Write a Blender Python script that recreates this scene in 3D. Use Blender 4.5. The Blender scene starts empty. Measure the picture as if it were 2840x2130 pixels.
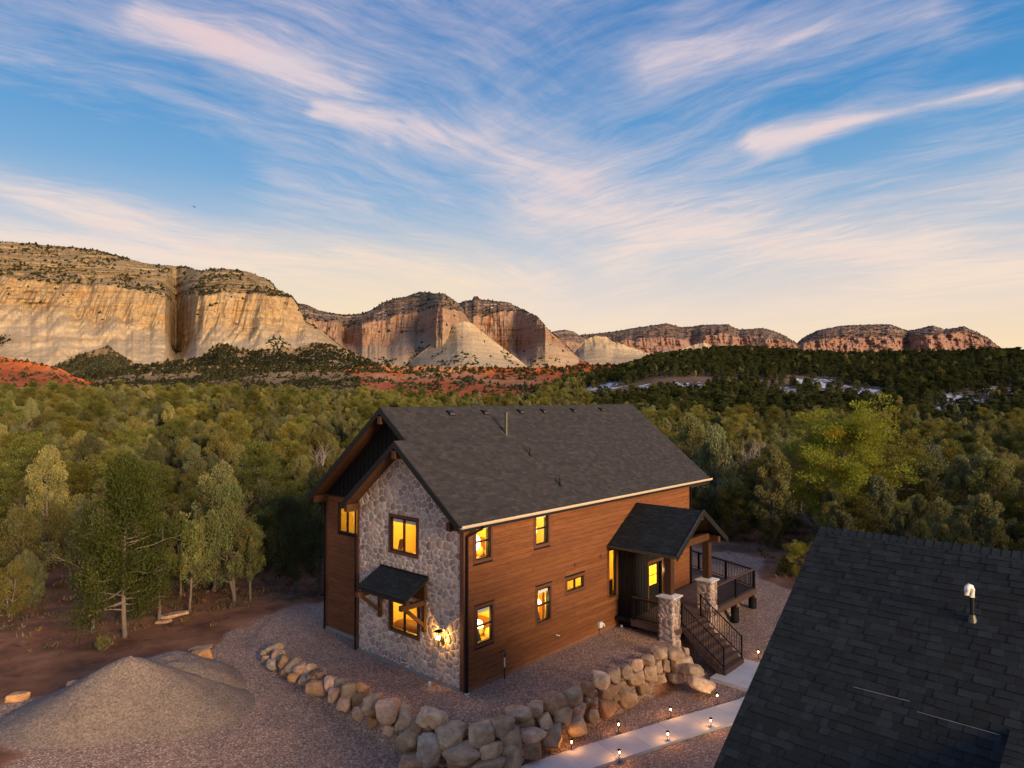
import bpy, math, random
import numpy as np
from mathutils import Vector, Matrix

rng = np.random.default_rng(11)
random.seed(11)
R = math.radians
sc = bpy.context.scene
col = sc.collection

# ------------------------------------------------------------------ camera, sky, sun, exposure
CAM_H = 10.36
PITCH = R(1.17)
FPX = 1893.0
cd = bpy.data.cameras.new('camera')
cam = bpy.data.objects.new('camera', cd)
col.objects.link(cam)
cam.location = (0, 0, CAM_H)
cam.rotation_euler = (R(90) + PITCH, 0, 0)
cd.sensor_width = 36
cd.lens = 36 * FPX / 2840
cd.clip_start = 0.5
cd.clip_end = 20000
sc.camera = cam

SUN_AZ, SUN_EL = R(139), R(11)          # clockwise from +Y
sd = bpy.data.lights.new('sun', 'SUN')
sun = bpy.data.objects.new('sun', sd)
col.objects.link(sun)
sd.energy = 4.2
sd.angle = R(22)
sd.color = (1.0, 0.70, 0.42)
_d = Vector((math.sin(SUN_AZ) * math.cos(SUN_EL), math.cos(SUN_AZ) * math.cos(SUN_EL), math.sin(SUN_EL)))
sun.rotation_euler = _d.to_track_quat('Z', 'Y').to_euler()
sun.location = (60, -20, 60)

sc.view_settings.view_transform = 'Standard'
sc.view_settings.look = 'None'
sc.view_settings.exposure = 0.55
sc.view_settings.gamma = 1.0
sc.view_settings.use_curve_mapping = False
sc.render.engine = 'CYCLES'
sc.cycles.use_denoising = True
sc.cycles.max_bounces = 6
sc.cycles.transparent_max_bounces = 8
sc.cycles.sample_clamp_indirect = 4


class NT:
    """small helper round a node tree"""
    def __init__(self, tree):
        self.t = tree
        self.n = tree.nodes
        self.l = tree.links

    def new(self, kind, **kw):
        n = self.n.new(kind)
        for k, v in kw.items():
            setattr(n, k, v)
        return n

    def put(self, sock, v):
        if isinstance(v, bpy.types.NodeSocket):
            self.l.new(v, sock)
        elif v is not None:
            if hasattr(sock.default_value, '__len__') and not hasattr(v, '__len__'):
                v = [v] * len(sock.default_value)
            if hasattr(v, '__len__') and len(sock.default_value) == 4 and len(v) == 3:
                v = tuple(v) + (1,)
            sock.default_value = v

    def m(self, op, a, b=None, c=None, clamp=False):
        n = self.new('ShaderNodeMath', operation=op, use_clamp=clamp)
        self.put(n.inputs[0], a)
        if b is not None:
            self.put(n.inputs[1], b)
        if c is not None:
            self.put(n.inputs[2], c)
        return n.outputs[0]

    def vm(self, op, a, b=None):
        n = self.new('ShaderNodeVectorMath', operation=op)
        self.put(n.inputs[0], a)
        if b is not None:
            self.put(n.inputs[1], b)
        return n.outputs[0]

    def mix(self, f, a, b, blend='MIX'):
        n = self.new('ShaderNodeMix', data_type='RGBA', blend_type=blend)
        self.put(n.inputs['Factor'], f)
        self.put(n.inputs[6], a)
        self.put(n.inputs[7], b)
        return n.outputs[2]

    def noise(self, vec, scale, detail=4, rough=.55, dist=0, out=0, dim='3D'):
        n = self.new('ShaderNodeTexNoise', noise_dimensions=dim)
        if vec is not None:
            self.put(n.inputs['Vector'], vec)
        n.inputs['Scale'].default_value = scale
        n.inputs['Detail'].default_value = detail
        n.inputs['Roughness'].default_value = rough
        n.inputs['Distortion'].default_value = dist
        return n.outputs[out]

    def ramp(self, f, stops, interp='LINEAR'):
        n = self.new('ShaderNodeValToRGB')
        n.color_ramp.interpolation = interp
        e = n.color_ramp.elements
        while len(e) < len(stops):
            e.new(0.5)
        for k, (p, c) in enumerate(stops):
            e[k].position = p
            e[k].color = tuple(c) + (1,) if hasattr(c, '__len__') else (c, c, c, 1)
        self.put(n.inputs[0], f)
        return n.outputs[0]

    def mapr(self, f, a, b, c=0.0, d=1.0, smooth=True):
        n = self.new('ShaderNodeMapRange', interpolation_type='SMOOTHSTEP' if smooth else 'LINEAR', clamp=True)
        self.put(n.inputs['Value'], f)
        for k, v in zip(('From Min', 'From Max', 'To Min', 'To Max'), (a, b, c, d)):
            n.inputs[k].default_value = v
        return n.outputs[0]

    def mapping(self, vec, scale=(1, 1, 1), rot=(0, 0, 0), loc=(0, 0, 0)):
        n = self.new('ShaderNodeMapping')
        self.put(n.inputs['Vector'], vec)
        n.inputs['Scale'].default_value = scale
        n.inputs['Rotation'].default_value = rot
        n.inputs['Location'].default_value = loc
        return n.outputs[0]


def srgb(r, g, b):
    f = lambda c: (c / 255 / 12.92) if c / 255 <= .04045 else ((c / 255 + .055) / 1.055) ** 2.4
    return (f(r), f(g), f(b))


world = bpy.data.worlds.new('World')
sc.world = world
world.use_nodes = True
wt = NT(world.node_tree)
wt.n.clear()
wout = wt.new('ShaderNodeOutputWorld')
bg = wt.new('ShaderNodeBackground')
wt.l.new(bg.outputs[0], wout.inputs[0])
tc = wt.new('ShaderNodeTexCoord')
sep = wt.new('ShaderNodeSeparateXYZ')
wt.l.new(tc.outputs['Generated'], sep.inputs[0])
sx, sy, sz = sep.outputs
zc = wt.m('MAXIMUM', sz, 0.0)
# clear sky: Nishita tempered with a dusk gradient by height
nish = wt.new('ShaderNodeTexSky', sky_type='NISHITA', sun_disc=False)
nish.sun_elevation = SUN_EL
nish.sun_rotation = SUN_AZ
nish.altitude = 1700
nish.dust_density = 1.0
nish_c = wt.vm('MULTIPLY', nish.outputs[0], (0.10, 0.10, 0.10))
grad = wt.ramp(wt.m('MULTIPLY', zc, 1.0), [
    (0.0, srgb(250, 218, 160)), (0.06, srgb(246, 216, 176)), (0.12, srgb(232, 212, 196)), (0.20, srgb(186, 196, 208)),
    (0.29, srgb(118, 166, 208)), (0.37, srgb(76, 146, 202)), (0.48, srgb(44, 124, 190)), (0.8, srgb(34, 95, 170))])
# towards the low sun the physical sky takes over, away from it the dusk gradient holds
sdot = wt.new('ShaderNodeVectorMath', operation='DOT_PRODUCT')
wt.l.new(tc.outputs['Generated'], sdot.inputs[0])
sdot.inputs[1].default_value = tuple(_d)
base = wt.mix(wt.mapr(sdot.outputs['Value'], .1, .9, .12, .9), grad, nish_c)
# cirrus sheet: directions projected on a plane overhead, streaks running away to the north
den = wt.m('ADD', zc, 0.10)
px_ = wt.m('DIVIDE', sx, den)
py_ = wt.m('DIVIDE', sy, den)
cmb = wt.new('ShaderNodeCombineXYZ')
wt.l.new(px_, cmb.inputs[0])
wt.l.new(py_, cmb.inputs[1])
P = cmb.outputs[0]
warp = wt.vm('SCALE', wt.vm('SUBTRACT', wt.noise(P, 0.9, 3, .5, out=1), (.5, .5, .5)))
warp.node.inputs['Scale'].default_value = 0.55
PW = wt.vm('ADD', P, warp)


def aniso(v, th, scl, loc=(0, 0, 0)):
    """turn the sheet so that the wind direction lies along y, then stretch"""
    return wt.mapping(wt.mapping(v, (1, 1, 1), (0, 0, th)), scl, (0, 0, 0), loc)


side = wt.mapr(wt.m('DIVIDE', sx, wt.m('MAXIMUM', sy, .15)), -.22, .30)


def blend(a_, b_):
    return wt.m('ADD', wt.m('MULTIPLY', a_, wt.m('SUBTRACT', 1.0, side)), wt.m('MULTIPLY', b_, side))


streak = blend(wt.noise(aniso(PW, R(42), (2.4, 0.55, 1)), 1.6, 10, .66, .25), wt.noise(aniso(PW, R(-40), (2.4, 0.55, 1), (5, 2, 0)), 1.6, 10, .66, .25))
fine = blend(wt.noise(aniso(PW, R(52), (6.5, 1.5, 1), (3, 1, 0)), 2.6, 9, .68, .3), wt.noise(aniso(PW, R(-50), (6.5, 1.5, 1), (1, 7, 0)), 2.6, 9, .68, .3))
big = wt.noise(wt.mapping(P, (1.0, .55, 1), (0, 0, R(10)), (4.3, 2.2, 0)), 0.8, 3, .5, .4)


def band(x0, e0, x1, e1, w0, w1):
    """soft cloud lane between two sky directions given as (x/y, z/y) slopes; wider at its far end"""
    tx = wt.m('DIVIDE', sx, wt.m('MAXIMUM', sy, .05))
    tz = wt.m('DIVIDE', sz, wt.m('MAXIMUM', sy, .05))
    dx, dz = x1 - x0, e1 - e0
    L2 = dx * dx + dz * dz
    a = wt.m('SUBTRACT', tx, x0)
    b = wt.m('SUBTRACT', tz, e0)
    t = wt.m('ADD', wt.m('MULTIPLY', a, dx / L2), wt.m('MULTIPLY', b, dz / L2), clamp=True)
    ex = wt.m('SUBTRACT', a, wt.m('MULTIPLY', t, dx))
    ez = wt.m('SUBTRACT', b, wt.m('MULTIPLY', t, dz))
    d = wt.m('SQRT', wt.m('ADD', wt.m('MULTIPLY', ex, ex), wt.m('MULTIPLY', ez, ez)))
    w = wt.m('ADD', wt.m('MULTIPLY', t, w1 - w0), w0)
    return wt.m('POWER', wt.m('SUBTRACT', 1.0, wt.m('DIVIDE', d, w), clamp=True), 1.3)


def T(px, py):
    return (px - 1420) / FPX, (1103.7 - py) / FPX


lanes = [(T(880, 300), T(1330, 380), .03, .07), (T(1330, 380), T(1800, 640), .07, .13), (T(1500, 580), T(2840, 760), .11, .09),
         (T(380, 20), T(960, 230), .05, .07), (T(1800, 180), T(2600, 10), .06, .08), (T(2100, 390), T(2840, 225), .035, .02),
         (T(-100, 480), T(500, 680), .07, .05), (T(500, 690), T(1500, 800), .06, .08), (T(-200, 620), T(700, 740), .06, .05)]
lanes_right = band(*T(2120, 388), *T(2860, 222), .030, .022)
cov = None
for (a_, b_, w0_, w1_) in lanes:
    bnd = band(a_[0], a_[1], b_[0], b_[1], w0_, w1_)
    cov = bnd if cov is None else wt.m('MAXIMUM', cov, bnd)
cl = wt.m('ADD', wt.m('MULTIPLY', streak, .72), wt.m('MULTIPLY', fine, .50))
cl = wt.m('ADD', cl, wt.m('MULTIPLY', wt.m('SUBTRACT', big, .5), .55))
cl = wt.m('ADD', cl, wt.m('MULTIPLY', cov, .27))
cl = wt.m('SUBTRACT', cl, wt.m('MULTIPLY', band(*T(-300, 300), *T(620, 480), .15, .08), .26))
cl = wt.m('SUBTRACT', cl, wt.m('MULTIPLY', band(*T(2280, 420), *T(2950, 120), .03, .10), .20))
cl = wt.m('ADD', cl, wt.m('MULTIPLY', lanes_right, .13))
thin = wt.mapr(cl, .42, 1.0)
thick = wt.mapr(cl, .72, 1.0)
ccol = wt.ramp(zc, [(0.0, srgb(246, 216, 164)), (0.07, srgb(244, 220, 184)), (0.16, srgb(238, 216, 198)), (0.30, srgb(232, 210, 204)), (0.5, srgb(222, 204, 208))])
pink = wt.mix(wt.m('MULTIPLY', wt.mapr(wt.noise(P, 2.4, 2, .5), .54, .68), .6), ccol, srgb(240, 200, 194))
skyc = wt.mix(wt.m('MULTIPLY', thin, .62), base, ccol)
skyc = wt.mix(wt.m('MULTIPLY', thick, .60), skyc, pink)
# the brighter, yellower place on the horizon where the day ends behind the mesas
gl_ = wt.new('ShaderNodeVectorMath', operation='DOT_PRODUCT')
wt.l.new(tc.outputs['Generated'], gl_.inputs[0])
gl_.inputs[1].default_value = tuple(Vector((T(1010, 840)[0], 1, T(1010, 840)[1])).normalized())
glow = wt.m('MULTIPLY', wt.mapr(gl_.outputs['Value'], .96, 1.0), .36)
skyc = wt.mix(wt.m('MULTIPLY', glow, wt.mapr(zc, .28, .10)), skyc, srgb(255, 222, 158))
wt.l.new(skyc, bg.inputs['Color'])
bg.inputs['Strength'].default_value = 0.76

# ------------------------------------------------------------------ frame of the house, pixels to places
CX, CY, YAW = -1.69, 24.1, R(48.15)
UX, UY = math.cos(YAW), math.sin(YAW)


def W(u, v, z=0.0):
    return (CX + u * UX - v * UY, CY + u * UY + v * UX, z)


def to_uv(x, y):
    dx, dy = x - CX, y - CY
    return dx * UX + dy * UY, -dx * UY + dy * UX


def ray(px, py):
    a = (px - 1420) / FPX
    b = -(py - 1065) / FPX
    c, s = math.cos(PITCH), math.sin(PITCH)
    return np.array([a, c - b * s, s + b * c])


def at_z(px, py, z):
    r = ray(px, py)
    return np.array([0, 0, CAM_H]) + r * ((z - CAM_H) / r[2])


def at_y(px, py, Y):
    r = ray(px, py)
    return np.array([0, 0, CAM_H]) + r * (Y / r[1])


# ------------------------------------------------------------------ numpy noise
def _h(ix, iy, iz):
    with np.errstate(over='ignore'):
        n = ix.astype(np.uint32) * np.uint32(374761393) + iy.astype(np.uint32) * np.uint32(668265263) + iz.astype(np.uint32) * np.uint32(2246822519)
        n = (n ^ (n >> np.uint32(13))) * np.uint32(1274126177)
        n = n ^ (n >> np.uint32(16))
    return (n & np.uint32(0xffff)).astype(np.float64) / 65535.0


def vnoise(x, y, z):
    x, y, z = np.broadcast_arrays(np.asarray(x, float), np.asarray(y, float), np.asarray(z, float))
    x0, y0, z0 = np.floor(x), np.floor(y), np.floor(z)
    fx, fy, fz = x - x0, y - y0, z - z0
    fx, fy, fz = [f * f * (3 - 2 * f) for f in (fx, fy, fz)]
    i, j, k = x0.astype(np.int64), y0.astype(np.int64), z0.astype(np.int64)
    r = 0
    for a in (0, 1):
        for b in (0, 1):
            for c in (0, 1):
                w = (fx if a else 1 - fx) * (fy if b else 1 - fy) * (fz if c else 1 - fz)
                r = r + w * _h(i + a, j + b, k + c)
    return r


def fbm(x, y, z, o=4, g=.5):
    r, a, s, t = 0, 1.0, 1.0, 0
    for k in range(o):
        r = r + a * vnoise(np.asarray(x) * s + 17.3 * k, np.asarray(y) * s - 9.1 * k, np.asarray(z) * s + 3.7 * k)
        t += a
        a *= g
        s *= 2.03
    return r / t


def sstep(t):
    t = np.clip(t, 0, 1)
    return t * t * (3 - 2 * t)


# ------------------------------------------------------------------ objects
def link(o, parent=None):
    col.objects.link(o)
    if parent is not None:
        o.parent = parent
    return o


def tag(o, label=None, cat=None, group=None, kind=None):
    for k, v in (('label', label), ('category', cat), ('group', group), ('kind', kind)):
        if v:
            o[k] = v
    return o


def empty(name, loc=(0, 0, 0), rz=0.0, label=None, cat=None, group=None):
    o = bpy.data.objects.new(name, None)
    o.location = loc
    o.rotation_euler = (0, 0, rz)
    o.empty_display_size = .3
    link(o)
    return tag(o, label, cat, group)


def np_mesh(name, V, F, mats, smooth=False, tint=None, midx=None, attrs=None):
    """V (n,3); F (m,3|4) array or list of faces; tint per vertex"""
    me = bpy.data.meshes.new(name)
    if isinstance(F, np.ndarray):
        nv, nf, k = len(V), len(F), F.shape[1]
        me.vertices.add(nv)
        me.vertices.foreach_set('co', np.asarray(V, np.float32).ravel())
        me.loops.add(nf * k)
        me.loops.foreach_set('vertex_index', F.astype(np.int32).ravel())
        me.polygons.add(nf)
        me.polygons.foreach_set('loop_start', np.arange(0, nf * k, k, dtype=np.int32))
        me.polygons.foreach_set('loop_total', np.full(nf, k, np.int32))
        me.update(calc_edges=True)
    else:
        me.from_pydata([tuple(map(float, v)) for v in V], [], F)
    n = len(me.vertices)
    at = me.attributes.new('tint', 'FLOAT_COLOR', 'POINT')
    if tint is None:
        at.data.foreach_set('color', np.ones(n * 4, np.float32))
    else:
        t = np.asarray(tint, np.float32)
        if t.ndim == 1:
            t = np.repeat(t[:, None], 3, 1)
        at.data.foreach_set('color', np.concatenate([t, np.ones((n, 1), np.float32)], 1).ravel())
    for k, v in (attrs or {}).items():
        v = np.asarray(v, np.float32)
        a = me.attributes.new(k, 'FLOAT' if v.ndim == 1 else 'FLOAT_VECTOR', 'POINT')
        a.data.foreach_set('value' if v.ndim == 1 else 'vector', v.ravel())
    for m_ in (mats if isinstance(mats, (list, tuple)) else [mats]):
        me.materials.append(m_)
    if midx is not None:
        me.polygons.foreach_set('material_index', np.asarray(midx, np.int32))
    if smooth:
        me.polygons.foreach_set('use_smooth', np.ones(len(me.polygons), bool))
    me.update()
    return me


def obj(name, me, parent=None, loc=None, color=None):
    o = bpy.data.objects.new(name, me)
    if loc is not None:
        o.location = loc
    if color is not None:
        o.color = (*color, 1) if hasattr(color, '__len__') else (color, color, color, 1)
    return link(o, parent)


class MB:
    def __init__(self):
        self.v, self.f, self.t = [], [], []

    def add(self, vs, fs, tint=1.0):
        n = len(self.v)
        self.v += [tuple(p) for p in vs]
        self.f += [tuple(i + n for i in f) for f in fs]
        tt = tint if hasattr(tint, '__len__') else (tint, tint, tint)
        self.t += [tt] * len(vs)
        return self

    def box(self, a, b, tint=1.0):
        x0, y0, z0 = [min(p, q) for p, q in zip(a, b)]
        x1, y1, z1 = [max(p, q) for p, q in zip(a, b)]
        return self.add([(x0, y0, z0), (x1, y0, z0), (x1, y1, z0), (x0, y1, z0), (x0, y0, z1), (x1, y0, z1), (x1, y1, z1), (x0, y1, z1)],
                        [(0, 3, 2, 1), (4, 5, 6, 7), (0, 1, 5, 4), (1, 2, 6, 5), (2, 3, 7, 6), (3, 0, 4, 7)], tint)

    def hexa(self, p8, tint=1.0):
        return self.add(p8, [(0, 3, 2, 1), (4, 5, 6, 7), (0, 1, 5, 4), (1, 2, 6, 5), (2, 3, 7, 6), (3, 0, 4, 7)], tint)

    def bar(self, p, q, w, h, up=(0, 0, 1), tint=1.0):
        p, q, up = Vector(p), Vector(q), Vector(up)
        d = (q - p).normalized()
        s = d.cross(up)
        if s.length < 1e-4:
            s = d.cross(Vector((1, 0, 0)))
        s.normalize()
        n = s.cross(d).normalized()
        s, n = s * w / 2, n * h / 2
        return self.hexa([p - s - n, q - s - n, q + s - n, p + s - n, p - s + n, q - s + n, q + s + n, p + s + n], tint)

    def prism(self, poly, axis_vec, tint=1.0):
        n = len(poly)
        a = [Vector(p) for p in poly]
        b = [p + Vector(axis_vec) for p in a]
        return self.add(a + b, [tuple(range(n))[::-1], tuple(range(n, 2 * n))] + [(i, (i + 1) % n, n + (i + 1) % n, n + i) for i in range(n)], tint)

    def tube(self, pts, rad, n=8, tint=1.0, cap=True):
        pts = [Vector(p) for p in pts]
        rad = rad if hasattr(rad, '__len__') else [rad] * len(pts)
        vs, fs = [], []
        for i, p in enumerate(pts):
            d = (pts[min(i + 1, len(pts) - 1)] - pts[max(i - 1, 0)]).normalized()
            a = d.cross(Vector((0, 0, 1)))
            if a.length < 1e-3:
                a = Vector((1, 0, 0))
            a.normalize()
            b = d.cross(a)
            for k in range(n):
                t = 2 * math.pi * k / n
                vs.append(p + (a * math.cos(t) + b * math.sin(t)) * rad[i])
        for i in range(len(pts) - 1):
            for k in range(n):
                fs.append((i * n + k, i * n + (k + 1) % n, (i + 1) * n + (k + 1) % n, (i + 1) * n + k))
        if cap:
            fs.append(tuple(range(n))[::-1])
            fs.append(tuple(range((len(pts) - 1) * n, len(pts) * n)))
        return self.add(vs, fs, tint)

    def sphere(self, c, r, nu=10, nv=7, tint=1.0):
        r = r if hasattr(r, '__len__') else (r, r, r)
        vs, fs = [], []
        for j in range(nv + 1):
            p = math.pi * j / nv
            for i in range(nu):
                t = 2 * math.pi * i / nu
                vs.append((c[0] + r[0] * math.sin(p) * math.cos(t), c[1] + r[1] * math.sin(p) * math.sin(t), c[2] - r[2] * math.cos(p)))
        for j in range(nv):
            for i in range(nu):
                fs.append((j * nu + i, j * nu + (i + 1) % nu, (j + 1) * nu + (i + 1) % nu, (j + 1) * nu + i))
        return self.add(vs, fs, tint)

    def mesh(self, name, m_, smooth=False):
        return np_mesh(name, self.v, self.f, m_, smooth, np.array(self.t))

    def build(self, name, m_, parent=None, smooth=False, color=None):
        return obj(name, self.mesh(name, m_, smooth), parent, color=color)


# ------------------------------------------------------------------ materials
def material(name, colr, rough=.85, var=.25, vscale=4.0, bump=0.0, bscale=40.0, stretch=(1, 1, 1), metal=0.0, spots=None, coord='Object', spec=.3, col2=None, c2scale=1.5, fine=0.0, fscale=60.0):
    """piece colour = base x object colour x tint, with mottling, an optional second colour in patches, speckle and relief"""
    m_ = bpy.data.materials.new(name)
    m_.use_nodes = True
    t = NT(m_.node_tree)
    bs = t.n['Principled BSDF']
    co = t.new('ShaderNodeTexCoord').outputs[coord]
    oi = t.new('ShaderNodeObjectInfo')
    off = t.vm('MULTIPLY', oi.outputs['Location'], (1.7, 2.3, 0.9)) if coord == 'Object' else None
    vec = t.vm('ADD', co, off) if off is not None else co
    vec = t.mapping(vec, stretch)
    c = colr
    if col2 is not None:
        c = t.mix(t.mapr(t.noise(vec, c2scale, 5, .6), .42, .62), colr, col2)
    n = t.noise(vec, vscale, 5, .6)
    k = t.mapr(n, .25, .75, 1 - var, 1 + var, False)
    if fine:
        k = t.m('MULTIPLY', k, t.mapr(t.noise(vec, fscale, 2, .6), .25, .75, 1 - fine, 1 + fine, False))
    at = t.new('ShaderNodeAttribute', attribute_name='tint')
    c = t.mix(1.0, c, at.outputs['Color'], 'MULTIPLY')
    c = t.mix(1.0, c, oi.outputs['Color'], 'MULTIPLY')
    kk = t.new('ShaderNodeCombineColor')
    for i in range(3):
        t.l.new(k, kk.inputs[i])
    c = t.mix(1.0, c, kk.outputs[0], 'MULTIPLY')
    t.put(bs.inputs['Base Color'], c)
    bs.inputs['Roughness'].default_value = rough
    bs.inputs['Metallic'].default_value = metal
    bs.inputs['Specular IOR Level'].default_value = spec
    if bump:
        b = t.new('ShaderNodeBump')
        b.inputs['Strength'].default_value = bump
        b.inputs['Distance'].default_value = .02
        t.l.new(t.noise(vec, bscale, 5, .65), b.inputs['Height'])
        t.l.new(b.outputs[0], bs.inputs['Normal'])
    return m_


def emitter(name, colr, strength):
    m_ = bpy.data.materials.new(name)
    m_.use_nodes = True
    t = NT(m_.node_tree)
    bs = t.n['Principled BSDF']
    bs.inputs['Base Color'].default_value = (*colr, 1)
    bs.inputs['Emission Color'].default_value = (*colr, 1)
    bs.inputs['Emission Strength'].default_value = strength
    return m_


def glass_material():
    m_ = bpy.data.materials.new('window_glass')
    m_.use_nodes = True
    t = NT(m_.node_tree)
    t.n.clear()
    o = t.new('ShaderNodeOutputMaterial')
    tr = t.new('ShaderNodeBsdfTransparent')
    tr.inputs[0].default_value = (.96, .97, .97, 1)
    gl = t.new('ShaderNodeBsdfGlossy')
    gl.inputs['Roughness'].default_value = .03
    mx = t.new('ShaderNodeMixShader')
    lw = t.new('ShaderNodeLayerWeight')
    lw.inputs['Blend'].default_value = .18
    t.l.new(t.mapr(lw.outputs['Fresnel'], 0, 1, .03, .6, False), mx.inputs[0])
    t.l.new(tr.outputs[0], mx.inputs[1])
    t.l.new(gl.outputs[0], mx.inputs[2])
    t.l.new(mx.outputs[0], o.inputs[0])
    return m_


M = {}
M['siding'] = material('siding_wood', (.215, .080, .027), .8, .16, 5.0, .25, 60, (2.2, 1, 9), col2=(.165, .058, .022), c2scale=2.0, fine=.14, fscale=30)
M['trim'] = material('trim_wood', (.13, .05, .028), .75, .2, 5, .15, 50)
M['beam'] = material('beam_wood', (.088, .037, .016), .7, .25, 5, .2, 50)
M['black_wood'] = material('black_wood', (.0065, .007, .0075), .75, .35, 6, .2, 60, (4, 4, .5))
M['fascia'] = material('fascia_black', (.012, .012, .013), .6, .2, 5)
M['black_metal'] = material('black_metal', (.012, .012, .013), .45, .15, 8, metal=.3)
M['gutter'] = material('gutter_cream', (.62, .50, .36), .4, .1, 6, spec=.5)
M['shingle'] = material('roof_shingle', (.040, .0375, .0395), .9, .18, 6, .5, 90, fine=.35, fscale=75)
M['shingle_dark'] = material('dark_shingle', (.0125, .0175, .021), .9, .2, 6, .5, 90, fine=.40, fscale=80)
M['mortar'] = material('mortar', (.68, .62, .59), .95, .12, 8, .3, 60)
M['stone'] = material('veneer_stone', (.45, .36, .30), .9, .28, 6, .6, 30, fine=.12, fscale=60)
M['concrete'] = material('concrete', (.27, .26, .25), .9, .2, 3, .2, 50, fine=.08)
M['path'] = material('path_concrete', (.62, .61, .60), .85, .10, 2.5, .15, 60, fine=.05)
M['boulder'] = material('boulder_rock', (.52, .37, .245), .92, .35, 3.0, 1.0, 12, col2=(.40, .28, .185), c2scale=2.4, fine=.22, fscale=20)
M['rusty'] = material('rusty_rock', (.24, .10, .05), .92, .25, 3, .8, 14, col2=(.46, .36, .30), c2scale=3.0, fine=.16, fscale=24)
M['deck'] = material('deck_board', (.105, .062, .050), .7, .18, 5, .15, 70, (.4, 3, 3))
M['post'] = material('post_wood', (.062, .027, .015), .7, .25, 5, .2, 50, (3, 3, .5))
M['bark'] = material('tree_bark', (.19, .145, .115), .95, .35, 6, .6, 25, (4, 4, .7))
M['dead'] = material('dead_wood', (.33, .28, .25), .95, .25, 6, .3, 25)
M['galv'] = material('galvanised_pipe', (.10, .09, .075), .5, .3, 10, metal=.5)
M['white'] = material('white_plastic', (.72, .72, .70), .5, .06, 6)
M['wall_paint'] = material('room_paint', (.82, .66, .28), .9, .05, 3)
M['room_floor'] = material('room_floor', (.42, .26, .13), .7, .15, 4)
M['door_in'] = material('room_door', (.74, .64, .42), .7, .05, 3)
M['fabric'] = material('blind_fabric', (.72, .72, .68), .9, .05, 20)
M['curtain'] = material('curtain_cloth', (.75, .66, .45), .9, .08, 20)
M['bedding'] = material('bedding', (.62, .45, .25), .9, .1, 10)
M['headboard'] = material('headboard', (.30, .15, .06), .7, .15, 10)
M['rug'] = material('door_mat', (.25, .09, .04), .95, .2, 30)
M['glass'] = glass_material()
M['bulb'] = emitter('lamp_bulb', (1.0, .62, .22), 60)
M['bulb_small'] = emitter('path_bulb', (1.0, .50, .16), 30)
M['shade'] = emitter('lamp_shade', (1.0, .74, .30), 7)
M['snow'] = material('snow', (.75, .78, .85), .8, .05, 5)


def leaf_material(name, c1, c2, back=.25, shaped=False):
    m_ = bpy.data.materials.new(name)
    m_.use_nodes = True
    t = NT(m_.node_tree)
    t.n.clear()
    o = t.new('ShaderNodeOutputMaterial')
    oi = t.new('ShaderNodeObjectInfo')
    at = t.new('ShaderNodeAttribute', attribute_name='tint')
    rn = t.new('ShaderNodeTexWhiteNoise', noise_dimensions='1D')
    t.l.new(oi.outputs['Random'], rn.inputs['W'])
    c = t.mix(oi.outputs['Random'], c1, c2)
    c = t.mix(1.0, c, at.outputs['Color'], 'MULTIPLY')
    k = t.mapr(rn.outputs['Value'], 0, 1, .55, 1.4, False)
    kk = t.new('ShaderNodeCombineColor')
    for i in range(3):
        t.l.new(k, kk.inputs[i])
    c = t.mix(1.0, c, kk.outputs[0], 'MULTIPLY')
    c = t.mix(1.0, c, oi.outputs['Color'], 'MULTIPLY')
    na_ = t.new('ShaderNodeAttribute', attribute_name='leafn')
    vt = t.new('ShaderNodeVectorTransform', vector_type='NORMAL', convert_from='OBJECT', convert_to='WORLD')
    t.l.new(na_.outputs['Vector'], vt.inputs[0])
    nn = t.vm('NORMALIZE', vt.outputs[0])
    df = t.new('ShaderNodeBsdfDiffuse')
    tl = t.new('ShaderNodeBsdfTranslucent')
    mx = t.new('ShaderNodeMixShader')
    mx.inputs[0].default_value = back
    t.l.new(c, df.inputs[0])
    t.l.new(c, tl.inputs[0])
    if shaped:
        t.l.new(nn, df.inputs['Normal'])
    t.l.new(df.outputs[0], mx.inputs[1])
    t.l.new(tl.outputs[0], mx.inputs[2])
    t.l.new(mx.outputs[0], o.inputs[0])
    return m_


M['juniper'] = leaf_material('juniper_leaf', (.245, .228, .074), (.160, .182, .092))
M['pinyon'] = leaf_material('pinyon_needle', (.135, .16, .042), (.20, .19, .045))
M['shrub'] = leaf_material('shrub_leaf', (.042, .044, .022), (.065, .062, .030), .1, False)


# ------------------------------------------------------------------ ground
def poly_sd(poly, x, y):
    """signed distance to a polygon, positive inside"""
    p = np.asarray(poly, float)
    x, y = np.asarray(x, float), np.asarray(y, float)
    d = np.full(x.shape, 1e9)
    ins = np.zeros(x.shape, bool)
    n = len(p)
    for i in range(n):
        ax, ay = p[i]
        bx, by = p[(i + 1) % n]
        ex, ey = bx - ax, by - ay
        t = np.clip(((x - ax) * ex + (y - ay) * ey) / (ex * ex + ey * ey), 0, 1)
        d = np.minimum(d, np.hypot(x - ax - t * ex, y - ay - t * ey))
        c = (ay > y) != (by > y)
        with np.errstate(divide='ignore', invalid='ignore'):
            ins ^= c & (x < (bx - ax) * (y - ay) / (by - ay + 1e-12) + ax)
    return np.where(ins, d, -d)


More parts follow.
